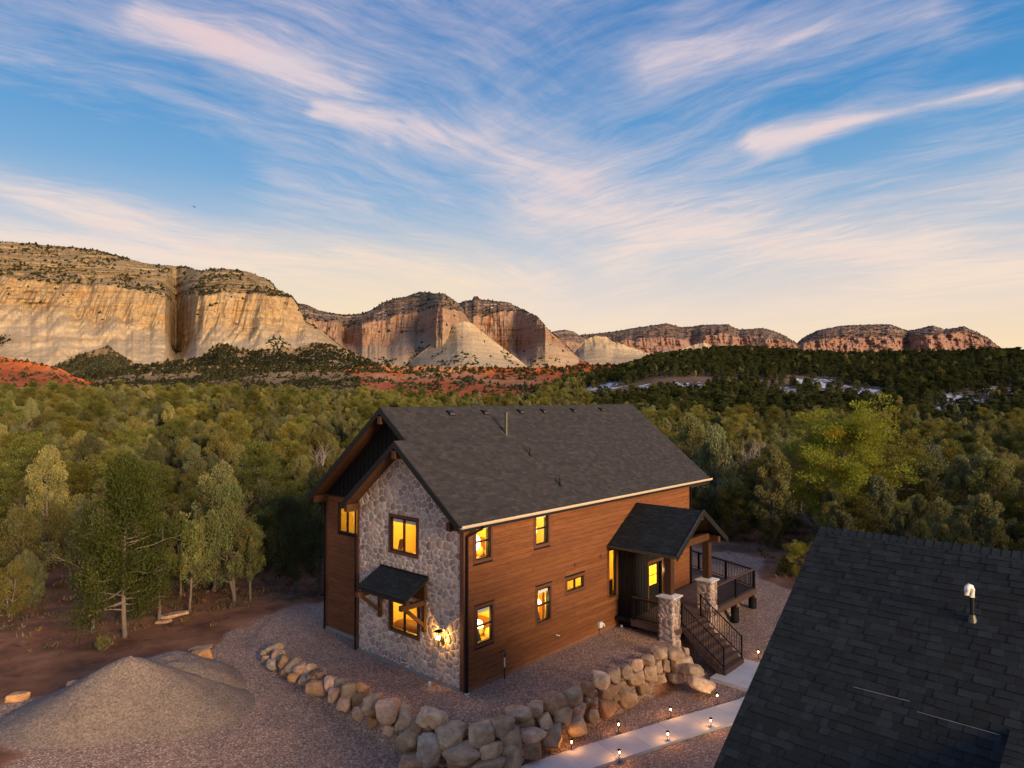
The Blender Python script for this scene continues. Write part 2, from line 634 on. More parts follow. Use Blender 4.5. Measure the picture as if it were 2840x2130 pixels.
PAD = [(-2.75, 9.6), (-2.75, 4.9), (-2.6, .9), (-2.1, -.7), (-1.3, -2.1), (0, -2.65), (1.6, -2.8), (6.1, -3.05), (8.0, -3.4), (9.0, -3.4), (9.6, -3.0),
       (11, -2.8), (14, -2.6), (18, -2.0), (21, 0), (23, 6), (22, 13), (10, 14), (0, 13), (-2, 11)]
YARD = [(-15.0, 20.6), (-19.5, 23.2), (-17.6, 23.75), (-16.6, 24.3), (-15.6, 25.2), (-14.6, 26.5), (-13.0, 27.7), (-12.5, 28.7), (-12.5, 31.0), (-12.0, 33.1), (-10.6, 35.2),
        (-8.5, 38.2), (-3, 43), (5, 48), (10, 50), (13.5, 49.5), (16.2, 47.6), (16.9, 45.4), (15.4, 42.4), (14.6, 40.2), (15.5, 38), (19, 34), (26, 24), (30, 8), (20, -10), (-10, -10), (-12, 12)]
CLEAR = [(-60, 10), (-45, 30), (-26, 34.5), (-19.5, 32.2), (-16.8, 33.6), (-14.5, 37.0), (-11.4, 38.5), (-9, 43), (-2, 50), (6, 54), (12, 55.5), (15, 53.5), (17.5, 50), (19, 47.5),
         (17.6, 43), (17.2, 40.5), (19, 37), (23, 30), (27, 18), (26, 6), (24, -8), (0, -30), (-60, -20)]


def px_of(x, y):
    return 1420 + FPX * x / np.maximum(y, 1e-3)


HILL_X = [1250, 1450, 1560, 1657, 1742, 1815, 1875, 1985, 2075, 2227, 2348, 2469, 2620, 2711, 2840, 3600, 5200]
HILL_Y = [1110, 1080, 1056, 1036, 1012, 986, 976, 968, 972, 982, 988, 988, 988, 985, 988, 976, 970]


def ground_z(x, y):
    x, y = np.asarray(x, float), np.asarray(y, float)
    dx, dy = x - CX, y - CY
    u, v = dx * UX + dy * UY, -dx * UY + dy * UX
    r = np.hypot(x, y)
    az = np.arctan2(x, y)
    fr = np.clip(az, -1.35, 1.35)
    px = 1420 + FPX * np.tan(fr)
    low = -1.2 + np.maximum(1.0 * sstep((v + 2.5) / 11.5) * sstep((4 - u) / 5 + .4), .75 * sstep((u - 11.5) / 6))
    low = low + .35 * sstep((u - 16) / 8)
    far = sstep((r - 34) / 22)
    low = low * (1 - far) + (-.55) * far
    sd = poly_sd(PAD, u, v)
    k = sstep((sd + .38) / .5)
    z = low * (1 - k) + (-.01) * k * (1 - far) + low * k * far
    # the forest floor climbs away from the yard, more on the left
    slope = np.interp(px, [-3000, 0, 800, 1400, 1900, 2600, 4000], [.036, .036, .038, .024, .010, .000, 0])
    z = z + slope * np.maximum(r - 46, 0) * (1 - sstep((r - 300) / 260)) + slope * 254 * sstep((r - 300) / 260)
    # wooded ridge on the right
    crest = 470.0
    hz = CAM_H + (1103.7 - np.interp(px, HILL_X, HILL_Y)) / FPX * crest * np.cos(np.clip(az, 0, 1.2)) - 3
    up = sstep((r - 150) / (crest - 150)) ** 1.25
    down = 1 - .6 * sstep((r - crest) / 500)
    side = sstep((px - 1230) / 420) * (1 - sstep((az - 2.3) / .5))
    amp = np.maximum(hz - z, 0) * side
    z = z + amp * up * down
    rel = sstep((r - 120) / 200)
    z = z + rel * side * (fbm(x / 55, y / 55, 0, 3) - .5) * 15 * up * (1 - up * .6)
    # added hump, unseen past the right edge, shades the wooded slope from low light
    z = z + 130 * np.exp(-((x - 570) / 190) ** 2 - ((y - 150) / 170) ** 2)
    near = sstep((r - 26) / 14)
    z = z + near * (fbm(x / 6, y / 6, 3, 3) - .5) * .5 * (1 - k) + (fbm(x / 1.1, y / 1.1, 5, 3) - .5) * .05 * (1 - .6 * k)
    # bank along the dirt track on the left
    return z


az_f = np.radians(np.arange(-44, 44.01, .22))
az_b = np.radians(np.concatenate([np.arange(46, 180, 4), np.arange(180, 316, 4)]))
azs = np.concatenate([az_f, az_b])
rs = [9.0]
while rs[-1] < 9000:
    rs.append(rs[-1] * (1.0085 if rs[-1] < 60 else 1.022 if rs[-1] < 700 else 1.12))
rs = np.array(rs)
AA, RR = np.meshgrid(azs, rs)
gx, gy = RR * np.sin(AA), RR * np.cos(AA)
gz = ground_z(gx, gy)
na, nr = len(azs), len(rs)
ii = (np.arange(nr - 1)[:, None] * na + np.arange(na)[None, :])
jj = (np.arange(nr - 1)[:, None] * na + (np.arange(na)[None, :] + 1) % na)
F = np.stack([ii, jj, jj + na, ii + na], -1).reshape(-1, 4)[:, ::-1]
GV = np.stack([gx, gy, gz], -1).reshape(-1, 3)
ysd = poly_sd(YARD, GV[:, 0], GV[:, 1])
pat = fbm(GV[:, 0] / .9, GV[:, 1] / .9, 9, 4) - .5
grav = sstep((ysd + pat * 1.1 + .12) / .35)
uu_, vv_ = to_uv(GV[:, 0], GV[:, 1])
# bare red earth left at the inner corner of the boulder wall
bare = np.exp(-(((uu_ - 7.3) / .75) ** 2 + ((vv_ + 3.75) / .35) ** 2) * 1.2)
grav = grav * (1 - sstep((bare + pat * .5 - .35) / .3))
hillf = sstep((RR.ravel() - 140) / 60) * sstep((px_of(GV[:, 0], GV[:, 1]) - 1300) / 250)


def terrain_hit(px, py):
    r_ = ray(px, py)
    t_ = np.arange(60, 900, .5)
    p_ = np.array([0, 0, CAM_H])[None] + r_[None] * t_[:, None]
    below = np.nonzero(p_[:, 2] < ground_z(p_[:, 0], p_[:, 1]) + 2)[0]
    return p_[below[0]] if len(below) else p_[-1]


SNOW_AT = [terrain_hit(*q) for q in ((1660, 1062), (1790, 1070), (1900, 1062), (2180, 1072), (2260, 1048), (2310, 1058), (2340, 1085), (2400, 1072), (2240, 1092), (2590, 1120), (2660, 1090), (2720, 1108), (2640, 1150), (2790, 1075))]
snow_k = np.zeros(len(GV))
for q in SNOW_AT:
    w_ = 6 + .035 * q[1]
    snow_k = np.maximum(snow_k, np.exp(-((GV[:, 0] - q[0]) / w_) ** 2 - ((GV[:, 1] - q[1]) / (w_ * 1.5)) ** 2))


def ground_material():
    m_ = bpy.data.materials.new('yard_ground')
    m_.use_nodes = True
    t = NT(m_.node_tree)
    bs = t.n['Principled BSDF']
    pos = t.new('ShaderNodeNewGeometry').outputs['Position']
    ga = t.new('ShaderNodeAttribute', attribute_name='gravel').outputs['Fac']
    hf = t.new('ShaderNodeAttribute', attribute_name='hill').outputs['Fac']
    sk = t.new('ShaderNodeAttribute', attribute_name='snowlie').outputs['Fac']
    # gravel: small stones of mixed tones
    vo = t.new('ShaderNodeTexVoronoi')
    t.put(vo.inputs['Vector'], pos)
    vo.inputs['Scale'].default_value = 22
    gc = t.ramp(t.new('ShaderNodeSeparateColor').outputs[0], [(0, .1)])
    sepc = t.new('ShaderNodeSeparateColor')
    t.l.new(vo.outputs['Color'], sepc.inputs[0])
    gcol = t.ramp(sepc.outputs[0], [(0.0, (.14, .095, .078)), (.35, (.24, .165, .132)), (.65, (.31, .205, .155)), (.85, (.38, .27, .21)), (1, (.52, .41, .34))])
    gcol = t.mix(1.0, gcol, t.ramp(t.noise(pos, .8, 5, .6), [(.3, (1.2, 1.19, 1.18)), (.7, (1.60, 1.54, 1.48))]), 'MULTIPLY')
    # red earth
    dcol = t.ramp(t.noise(pos, .55, 6, .62, .3), [(.30, (.11, .055, .034)), (.46, (.22, .10, .055)), (.60, (.30, .14, .075)), (.74, (.36, .20, .12))])
    lit = t.mapr(t.noise(pos, .9, 6, .7), .55, .7)
    dcol = t.mix(t.m('MULTIPLY', lit, .75), dcol, (.070, .052, .042))
    dcol = t.mix(t.m('MULTIPLY', t.mapr(t.noise(pos, 9, 4, .7), .62, .72), .5), dcol, (.30, .20, .14))
    # far slopes: soil with snow lying in patches
    hcol = t.ramp(t.noise(pos, .05, 6, .6), [(.3, (.10, .07, .045)), (.7, (.19, .13, .09))])
    sn = t.mapr(t.m('ADD', t.m('MULTIPLY', sk, .45), t.noise(pos, .22, 6, .78)), .87, .92)
    hcol = t.mix(sn, hcol, (.72, .76, .84))
    c = t.mix(ga, t.mix(hf, dcol, hcol), gcol)
    t.put(bs.inputs['Base Color'], c)
    bs.inputs['Roughness'].default_value = .95
    bs.inputs['Specular IOR Level'].default_value = .15
    b = t.new('ShaderNodeBump')
    b.inputs['Strength'].default_value = .9
    b.inputs['Distance'].default_value = .05
    h = t.mix(ga, t.noise(pos, 3, 8, .72), vo.outputs['Distance'])
    t.l.new(h, b.inputs['Height'])
    t.l.new(b.outputs[0], bs.inputs['Normal'])
    return m_


M['ground'] = ground_material()
fg = grav[F].mean(1) > .5


def ground_part(name, sel):
    fsel = F[sel]
    used = np.unique(fsel)
    mp = np.zeros(len(GV), np.int64)
    mp[used] = np.arange(len(used))
    me = np_mesh(name, GV[used], mp[fsel], M['ground'], True, attrs={'gravel': grav[used], 'hill': hillf[used], 'snowlie': snow_k[used]})
    return tag(obj(name, me), kind='structure')


ground_part('ground', ~fg)
ground_part('gravel_yard', fg)


# ------------------------------------------------------------------ mesas and hills
def rock_material(name, mode, zs=.09, wash=(1, 1, 1)):
    m_ = bpy.data.materials.new(name)
    m_.use_nodes = True
    t = NT(m_.node_tree)
    bs = t.n['Principled BSDF']
    pos = t.new('ShaderNodeNewGeometry').outputs['Position']
    lv = t.new('ShaderNodeAttribute', attribute_name='level').outputs['Fac']
    sp = t.new('ShaderNodeSeparateXYZ')
    t.l.new(pos, sp.inputs[0])
    wob = t.noise(pos, .006, 4, .6)
    strata = t.noise(t.mapping(t.vm('ADD', pos, t.vm('SCALE', t.noise(pos, .02, 3, .5, out=1))), (.002, .002, zs)), 1.0, 6, .65)
    streak = t.noise(t.mapping(pos, (.035, .035, .0035)), 1.0, 6, .65, .3)
    fine = t.noise(pos, .12, 6, .7)
    if mode == 'pale':
        slick = t.ramp(strata, [(.3, (.40, .30, .19)), (.5, (.50, .39, .25)), (.7, (.56, .45, .30))])
        cliff = t.ramp(streak, [(.26, (.27, .16, .08)), (.38, (.47, .32, .16)), (.56, (.54, .39, .21)), (.66, (.52, .29, .10)), (.76, (.46, .18, .06))])
        top = t.ramp(strata, [(.34, (.22, .15, .08)), (.44, (.46, .33, .17)), (.52, (.30, .21, .11)), (.6, (.54, .41, .22)), (.7, (.36, .25, .14))])
        snow = .0
    elif mode == 'red':
        slick = t.ramp(strata, [(.3, (.30, .22, .16)), (.5, (.40, .31, .23)), (.7, (.46, .36, .26))])
        cliff = t.ramp(streak, [(.28, (.23, .11, .075)), (.40, (.38, .23, .155)), (.55, (.45, .31, .22)), (.65, (.42, .17, .09)), (.77, (.32, .10, .06))])
        top = t.ramp(strata, [(.36, (.10, .075, .05)), (.46, (.30, .20, .14)), (.54, (.16, .11, .08)), (.62, (.40, .29, .21)), (.7, (.20, .15, .11))])
        snow = .55
    elif mode == 'soil':
        slick = t.ramp(t.noise(pos, .02, 5, .6), [(.30, (.17, .12, .065)), (.52, (.30, .22, .13)), (.66, (.40, .31, .20)), (.74, (.42, .17, .08))])
        cliff = slick
        top = slick
        snow = .0
    else:
        slick = t.ramp(t.noise(pos, .012, 5, .6), [(.35, (.42, .10, .035)), (.55, (.52, .15, .055)), (.66, (.50, .28, .16)), (.76, (.52, .42, .31))])
        cliff = slick
        top = t.ramp(t.noise(pos, .02, 5, .6), [(.3, (.07, .06, .035)), (.55, (.20, .13, .07)), (.7, (.36, .28, .18))])
        snow = .0
    lw = t.m('ADD', lv, t.m('MULTIPLY', t.m('SUBTRACT', wob, .5), .5))
    c = t.mix(t.mapr(lw, .75, 1.05), slick, t.mix(.85, cliff, t.ramp(strata, [(.40, (.80, .78, .77)), (.46, (1.04, 1.03, 1.02)), (.55, (.86, .84, .83)), (.60, (1.08, 1.07, 1.06))]), 'MULTIPLY'))
    c = t.mix(t.mapr(lw, 1.95, 2.12), c, top)
    c = t.mix(1.0, c, t.ramp(fine, [(.3, (.72, .70, .70)), (.65, (1.1, 1.08, 1.06))]), 'MULTIPLY')
    crack = t.noise(t.mapping(pos, (.05, .05, .012)), 1.0, 5, .6, .6)
    cr = t.m('MULTIPLY', t.mapr(t.m('ABSOLUTE', t.m('SUBTRACT', crack, .5)), .0, .022, 1, 0), t.mapr(lw, .7, 1.1))
    c = t.mix(t.m('MULTIPLY', cr, .55), c, (.10, .065, .045))
    # scrub too small to pick out singly grows on the ledges
    sc_ = t.m('MULTIPLY', t.mapr(t.noise(pos, .09, 5, .7), .52, .58), t.mapr(lw, 1.9, 2.3, 0, .32))
    if mode in ('pale', 'red'):
        c = t.mix(sc_, c, (.045, .040, .026))
    if snow:
        c = t.mix(t.m('MULTIPLY', t.m('MULTIPLY', t.mapr(t.noise(pos, .05, 5, .75), .56, .64), t.mapr(lv, 2.0, 2.4)), snow), c, (.70, .74, .82))
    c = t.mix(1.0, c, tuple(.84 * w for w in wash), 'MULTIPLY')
    t.put(bs.inputs['Base Color'], c)
    bs.inputs['Roughness'].default_value = .95
    bs.inputs['Specular IOR Level'].default_value = .1
    b = t.new('ShaderNodeBump')
    b.inputs['Strength'].default_value = .9
    b.inputs['Distance'].default_value = 3.5
    t.l.new(t.m('ADD', t.m('MULTIPLY', strata, .5), t.m('ADD', t.m('MULTIPLY', streak, .35), t.m('MULTIPLY', fine, .5))), b.inputs['Height'])
    t.l.new(b.outputs[0], bs.inputs['Normal'])
    return m_


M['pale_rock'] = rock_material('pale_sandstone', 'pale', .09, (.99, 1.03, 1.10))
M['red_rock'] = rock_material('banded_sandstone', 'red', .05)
M['far_rock'] = rock_material('far_banded_sandstone', 'red', .025, (.88, .85, .98))  # mauve wash puts the far mesas' shade and faint haze into the rock
M['badland'] = rock_material('red_badland', 'badland')
M['brush_soil'] = rock_material('brushy_soil', 'soil')


def loft(name, colsrc, dist, mat_, nc=400, rows=(20, 40, 20), amp=(4, 14, 8), flute=26.0, seed=0, back=True):
    """a mountain front built from its profile levels (foot, cliff base, rim, crest) seen from the yard, each set at its own distance.
    colsrc rows: (px, [y_foot, y_base, y_rim, y_crest], depth shift); dist: distance of the four levels"""
    X = np.array([c[0] for c in colsrc], float)
    Y = np.array([c[1] for c in colsrc], float)
    S = np.array([np.broadcast_to(np.asarray(c[2] if len(c) > 2 else 0, float), (Y.shape[1],)) for c in colsrc])
    xs = np.linspace(X[0], X[-1], nc)
    Yi = np.stack([np.interp(xs, X, Y[:, k]) for k in range(Y.shape[1])], 1)
    Si = np.stack([np.interp(xs, X, S[:, k]) for k in range(Y.shape[1])], 1)
    ker = np.hanning(7)
    ker /= ker.sum()
    sm = lambda a: np.convolve(np.pad(a, 3, mode='edge'), ker, 'valid')
    if Y.shape[1] > 2:
        wv_ = (fbm(xs / 45 + seed * 5, 0, seed, 4) - .5)
        hgt_ = Yi[:, 0] - Yi[:, 1]
        Yi[:, 1] = np.minimum(Yi[:, 1] + wv_ * np.minimum(.9 * (Yi[:, 1] - Yi[:, 2]), 60), Yi[:, 0] - 2)
        wv2 = (fbm(xs / 22 + seed * 7, 3, seed, 4) - .5)
        Yi[:, 2] = Yi[:, 2] + wv2 * np.minimum(.4 * (Yi[:, 2] - Yi[:, 3]), 16)
    Si = np.stack([sm(Si[:, k]) for k in range(Si.shape[1])], 1)
    lev, ys, ds = [], [], []
    for k in range(Y.shape[1] - 1):
        n = rows[k]
        for j in range(n + (k == Y.shape[1] - 2)):
            t = j / n
            te = t
            if k == 0:
                te_d = t ** 1.3 if Y.shape[1] > 2 else math.sin(t * math.pi / 2) ** 1.2
            else:
                te_d = t
            lev.append(k + t)
            ys.append(Yi[:, k] * (1 - te) + Yi[:, k + 1] * te)
            ds.append((dist[k] + Si[:, k]) * (1 - te_d) + (dist[k + 1] + Si[:, k + 1]) * te_d)
    lev, ys, ds = np.array(lev), np.array(ys), np.array(ds)
    nl = len(lev)
    LV = np.repeat(lev[:, None], nc, 1)
    ax = (xs[None, :] - 1420) / FPX
    zz = CAM_H + (1103.7 - ys) / FPX * ds
    wx = ax * ds
    k3 = lambda a: np.interp(LV, [0, .5, 1, 1.5, 2, 2.5, 3], [amp[0], amp[0], (amp[0] + amp[1]) / 2, amp[1], (amp[1] + amp[2]) / 2, amp[2], amp[2] * .3])
    A = k3(0)
    sdv = seed * 13.7
    fl = fbm(wx / flute + sdv, zz / (flute * 9), sdv, 5, .55)
    ridge = 1 - np.abs(2 * fl - 1) * 2
    st = fbm(wx / 160, ds / 160 + sdv, zz / 7.0, 4, .6)
    bigf = fbm(wx / (flute * 4.5) + sdv, zz / 140, 2.0 + sdv, 3)
    edge = np.minimum(1, np.minimum(np.arange(nc), np.arange(nc)[::-1]) / 8.0)[None, :]
    terr_q = zz / (13 + 3 * amp[2] / 9) + fbm(wx / 90 + sdv, 0, zz / 60, 3) * 1.6
    terr = terr_q - np.floor(terr_q)
    terr = np.where(terr < .75, terr / .75, (1 - terr) / .25)
    lump = fbm(wx / 48 + sdv, ds / 48, zz / 38, 4) - .5
    up_ = np.clip((LV - 1.95) / .2, 0, 1) if Y.shape[1] > 2 else np.zeros_like(LV)
    cl_ = np.clip((LV - .55) / .35, 0, 1) * (1 - up_)
    d2 = ds - A * ((ridge - .2) * 1.1 * cl_ + (st - .5) * 1.3 + (bigf - .5) * 3.4 + lump * 2.6 - (terr - .5) * 1.5 * up_) * edge
    sc_d = d2 / ds
    # strata steps on the upper slopes
    zz2 = CAM_H + (zz - CAM_H) * sc_d
    topn = (fbm(wx / 9 + sdv, sdv, 0, 3) - .5) * np.clip((LV - (Y.shape[1] - 1.6)) / .6, 0, 1) * amp[2] * .35
    zz2 = zz2 + topn
    V = np.stack([ax * d2, d2, zz2], -1)
    if back:
        for (dz, dd) in ((-.04, 60), (-.55, 320), (-1.05, 600)):
            b = V[nl - 1].copy()
            hgt = np.maximum(b[:, 2] - V[0][:, 2], 5)
            b[:, 1] += dd
            b[:, 0] = b[:, 0] * b[:, 1] / (b[:, 1] - dd)
            b[:, 2] += dz * hgt
            V = np.concatenate([V, b[None]], 0)
            LV = np.concatenate([LV, np.full((1, nc), Y.shape[1] - 1.0)], 0)
    nrow = V.shape[0]
    ii = np.arange(nrow - 1)[:, None] * nc + np.arange(nc - 1)[None, :]
    Fm = np.stack([ii, ii + 1, ii + 1 + nc, ii + nc], -1).reshape(-1, 4)
    o = obj(name, np_mesh(name, V.reshape(-1, 3), Fm, mat_, True, attrs={'level': LV.ravel() if Y.shape[1] > 2 else np.full(LV.size, .2)}))
    tag(o, kind='structure')
    return V[:nl], LV[:nl]


OCT = np.array([[1, 0, 0], [-1, 0, 0], [0, 1, 0], [0, -1, 0], [0, 0, 1.0], [0, 0, -.4]])
OCF = np.array([[0, 2, 4], [2, 1, 4], [1, 3, 4], [3, 0, 4], [2, 0, 5], [1, 2, 5], [3, 1, 5], [0, 3, 5]])


def scatter_shrubs(name, VL, n, size, dens, seed=0, mat_=None):
    V, LV = VL
    g = np.random.default_rng(seed + 50)
    nl, nc = LV.shape
    out = []
    tries = n * 6
    r = g.random(tries) * (nl - 1.01)
    c = g.random(tries) * (nc - 1.01)
    i, j = r.astype(int), c.astype(int)
    fr, fc = (r - i)[:, None], (c - j)[:, None]
    p = (V[i, j] * (1 - fc) + V[i, j + 1] * fc) * (1 - fr) + (V[i + 1, j] * (1 - fc) + V[i + 1, j + 1] * fc) * fr
    lv = LV[i, j] + fr[:, 0] * (LV[i + 1, j] - LV[i, j])
    cell = np.linalg.norm(np.cross(V[i, j + 1] - V[i, j], V[i + 1, j] - V[i, j]), axis=1)
    w = dens(lv, p) * np.minimum(1, cell / np.median(cell))
    keep = np.nonzero(g.random(tries) < w)[0][:n]
    p = p[keep]
    s = size * (.5 + g.random(len(p)) ** 2 * 1.1)
    rot = g.random(len(p)) * 6.28
    bv = OCT[None] * (1 + (g.random((len(p), 6, 1)) - .5) * .7)
    x = bv[..., 0] * np.cos(rot)[:, None] - bv[..., 1] * np.sin(rot)[:, None]
    y = bv[..., 0] * np.sin(rot)[:, None] + bv[..., 1] * np.cos(rot)[:, None]
    B = np.stack([x * s[:, None], y * s[:, None], bv[..., 2] * s[:, None] * (.8 + g.random((len(p), 1)) * .5)], -1) + p[:, None, :]
    Fb = (OCF[None] + (np.arange(len(p)) * 6)[:, None, None]).reshape(-1, 3)
    tn = np.repeat(.6 + g.random(len(p)) * .9, 6)
    o = obj(name, np_mesh(name, B.reshape(-1, 3), Fb, mat_ or M['shrub'], False, tn))
    tag(o, kind='stuff')
    return o


K1 = lambda X, Y_: (X * .434, 620 + Y_ * .434)
K2 = lambda X, Y_: (800 + X * .4069, 750 + Y_ * .4069)
K3 = lambda X, Y_: (1500 + X * .6058, 840 + Y_ * .6058)


def cols(K, table, foot=None):
    out = []
    for r in table:
        X, ys = r[0], list(r[1])
        s = r[2] if len(r) > 2 else 0
        ys = [foot] + ys if foot is not None else ys
        out.append((K(X, 0)[0], [K(X, y)[1] for y in ys], s))
    return out


AB = [(-2600, (470, 340, 60), 900), (-1500, (480, 330, 75), 260), (-700, (460, 320, 88), 60), (-260, (470, 325, 90)), (0, (470, 340, 110)), (100, (480, 350, 116)), (200, (500, 365, 126)), (300, (520, 380, 135)), (400, (540, 385, 142)), (480, (590, 385, 150)), (600, (615, 400, 165)),
      (700, (620, 405, 187)), (800, (630, 410, 220)), (900, (650, 435, 245)), (1000, (680, 450, 260)), (1050, (700, 468, 264)), (1075, (725, 495, 265), (10, 40, 50, 0)), (1095, (780, 510, 266), (30, 110, 120, 10)),
      (1120, (800, 515, 268), (40, 150, 160, 10)), (1150, (800, 490, 270), (20, 110, 115, 0)), (1190, (790, 468, 272), (0, 50, 50, 0)), (1250, (720, 450, 293), (0, -20, -20, -60)), (1300, (680, 450, 298), (0, -40, -40, -90)),
      (1350, (650, 448, 284), (0, -40, -40, -90)), (1430, (640, 440, 284), (0, -40, -40, -90)), (1500, (670, 440, 292), (0, -40, -40, -100)), (1600, (690, 450, 310), (0, -40, -40, -110)), (1700, (690, 460, 352), (0, -40, -40, -130)),
      (1780, (690, 465, 422), (0, -20, -20, -150)), (1860, (680, 470, 463), (0, 0, 0, -170)), (1900, (670, 525, 520), (0, 10, 10, -170)), (1950, (660, 632, 630), (0, 20, 20, -160)), (2050, (700, 682, 680), (0, 30, 30, -150)),
      (2120, (755, 742, 740), (0, 30, 30, -150)), (2200, (808, 806, 805), (0, 30, 30, -150))]
ab = loft('white_mesa', cols(K1, AB, 965), (1000, 1150, 1185, 1400), M['pale_rock'], 1500, (40, 46, 40), (15, 11, 10), 24, 1)
C1 = [(0, (450, 320, 200)), (60, (460, 330, 220)), (130, (470, 335, 235)), (200, (475, 340, 270)), (290, (480, 345, 290)), (330, (490, 352, 295)), (370, (510, 390, 298), (0, 150, 150, 0)), (430, (510, 380, 300), (0, 90, 90, 0)),
      (500, (520, 370, 290)), (560, (510, 352, 270)), (640, (490, 330, 218)), (720, (475, 315, 190)), (800, (450, 300, 175)), (880, (430, 280, 146)), (940, (430, 265, 145), (0, -60, -60, -60)),
      (1000, (440, 255, 155), (0, -200, -200, -200)), (1050, (430, 258, 152), (0, -220, -220, -240)), (1100, (400, 265, 180), (0, -190, -190, -250)), (1180, (380, 277, 240), (0, -60, -60, -220)), (1220, (400, 325, 320), (0, 150, 150, 0)), (1300, (500, 440, 430), (0, 300, 300, 100))]
c1 = loft('banded_mesa', cols(K2, C1, 705), (1900, 2080, 2110, 2400), M['red_rock'], 560, (20, 44, 34), (6, 15, 12), 34, 2)
C2 = [(1120, (450, 330, 240), 200), (1200, (470, 325, 205)), (1252, (480, 322, 200)), (1262, (480, 322, 176)), (1290, (485, 320, 174)), (1302, (485, 320, 193)), (1390, (500, 302, 205)), (1500, (520, 282, 215)), (1560, (530, 279, 250)),
      (1620, (525, 281, 274), (0, -60, -60, -200)), (1700, (500, 325, 320), (0, -150, -150, -330)), (1750, (440, 383, 380), (0, -190, -190, -380)), (1800, (470, 432, 430), (0, -190, -190, -380)), (1870, (510, 492, 490), (0, -170, -170, -360)), (1930, (560, 552, 550), (0, -150, -150, -340)), (1980, (601, 594, 592), (0, -120, -120, -320))]
c2 = loft('banded_mesa', cols(K2, C2, 705), (2200, 2420, 2450, 2700), M['red_rock'], 420, (18, 44, 34), (6, 15, 12), 36, 3)
DM = [(800, (650,), 60), (820, (630,), 60), (900, (560,), 40), (1000, (490,), 20), (1100, (418,), 5), (1150, (362,), 0), (1190, (344,), 0), (1220, (348,), 0), (1250, (360,), 0), (1300, (400,), 10), (1400, (480,), 20), (1500, (555,), 40), (1600, (632,), 60), (1625, (652,), 70)]
dm = [(a, b, (140 * (abs(a - 1220) / 400) ** 2, c)) for a, b, c in DM]
dome = loft('pale_dome', cols(K2, dm, 690), (1640, 1880), M['pale_rock'], 300, (90,), (4, 4, 4), 40, 4)
E0 = [(10, (190, 178, 160)), (55, (190, 172, 130)), (110, (195, 174, 122)), (150, (200, 178, 130)), (210, (215, 188, 170)), (270, (240, 226, 220))]
loft('far_mesa', cols(K3, E0, 270), (2900, 3050, 3080, 3250), M['red_rock'], 110, (8, 14, 14), (6, 14, 12), 50, 5)
E1 = [(130, (258,)), (160, (220,)), (200, (170,)), (250, (150,)), (300, (155,)), (330, (178,)), (360, (184,)), (430, (209,)), (515, (240,)), (570, (272,))]
e1 = loft('pale_dome', cols(K3, E1, 282), (2400, 2640), M['pale_rock'], 200, (40,), (12, 12, 12), 50, 6)
E1b = [(570, (250,)), (620, (222,)), (680, (196,)), (750, (181,)), (800, (204,)), (850, (245,))]
loft('pale_dome', cols(K3, E1b, 280), (2900, 3100), M['pale_rock'], 120, (30,), (10, 10, 10), 50, 7)
E2 = [(150, (235, 205, 150)), (190, (230, 200, 145)), (300, (228, 190, 135)), (370, (226, 176, 125)), (420, (225, 168, 115)), (540, (224, 152, 98)), (580, (224, 155, 93)), (640, (226, 163, 110)), (690, (228, 166, 108), (0, 120, 120, 0)),
      (740, (224, 152, 100)), (860, (224, 142, 97)), (885, (224, 150, 112)), (910, (226, 156, 122), (0, 120, 120, 0)), (1020, (226, 161, 115)), (1060, (226, 166, 125)), (1120, (226, 173, 150)), (1165, (226, 187, 178)), (1195, (232, 226, 224))]
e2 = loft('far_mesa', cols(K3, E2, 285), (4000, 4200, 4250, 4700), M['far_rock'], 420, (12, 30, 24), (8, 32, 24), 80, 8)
E3 = [(1160, (235, 200, 196)), (1200, (232, 186, 160)), (1270, (232, 170, 125)), (1380, (232, 158, 103)), (1500, (232, 155, 98)), (1600, (232, 158, 97)), (1622, (232, 160, 106)), (1680, (232, 160, 125), (0, 200, 200, 0)), (1730, (232, 152, 120)),
      (1800, (232, 145, 102)), (1850, (232, 142, 120)), (1900, (230, 132, 115)), (1940, (230, 132, 107)), (1990, (230, 148, 130)), (2050, (230, 168, 160)), (2090, (232, 198, 195)), (2130, (240, 226, 222))]
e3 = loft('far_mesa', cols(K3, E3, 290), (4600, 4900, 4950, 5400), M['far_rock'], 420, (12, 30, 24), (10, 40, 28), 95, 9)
FH = [(1800, (262,)), (1850, (247,)), (1900, (232,)), (2000, (214,)), (2080, (203,)), (2150, (214,)), (2212, (236,)), (2300, (262,))]
fh = loft('far_hill', cols(K3, FH, 292), (1300, 1600), M['brush_soil'], 120, (24,), (8, 8, 8), 60, 10)
H1 = [(-2600, (860,)), (-1500, (820,)), (-800, (850,)), (-260, (832,)), (-100, (838,)), (0, (850,)), (100, (870,)), (250, (890,)), (400, (932,)), (470, (980,)), (550, (1003,)), (640, (1015,)), (800, (1050,))]
h1 = loft('red_hill', cols(K1, H1, 1110), (380, 520), M['badland'], 520, (50,), (4, 4, 4), 14, 11)
H2 = [(300, (960,)), (380, (892,)), (470, (852,)), (550, (822,)), (680, (782,)), (760, (832,)), (850, (898,)), (950, (925,)), (1150, (945,))]
h2 = loft('brushy_hill', cols(K1, H2, 1040), (760, 900), M['brush_soil'], 200, (40,), (5, 5, 5), 24, 12)
H3 = [(760, (955,)), (870, (906,)), (1000, (884,)), (1150, (868,)), (1280, (850,)), (1340, (800,)), (1400, (757,)), (1500, (790,)), (1600, (815,)), (1700, (802,)), (1800, (792,)), (1900, (798,)), (2000, (756,)), (2100, (770,)), (2218, (808,)), (2368, (871,)), (2424, (900,)), (2560, (960,))]
h3 = loft('brushy_hill', cols(K1, H3, 1030), (640, 860), M['brush_soil'], 420, (50,), (6, 6, 6), 28, 13)
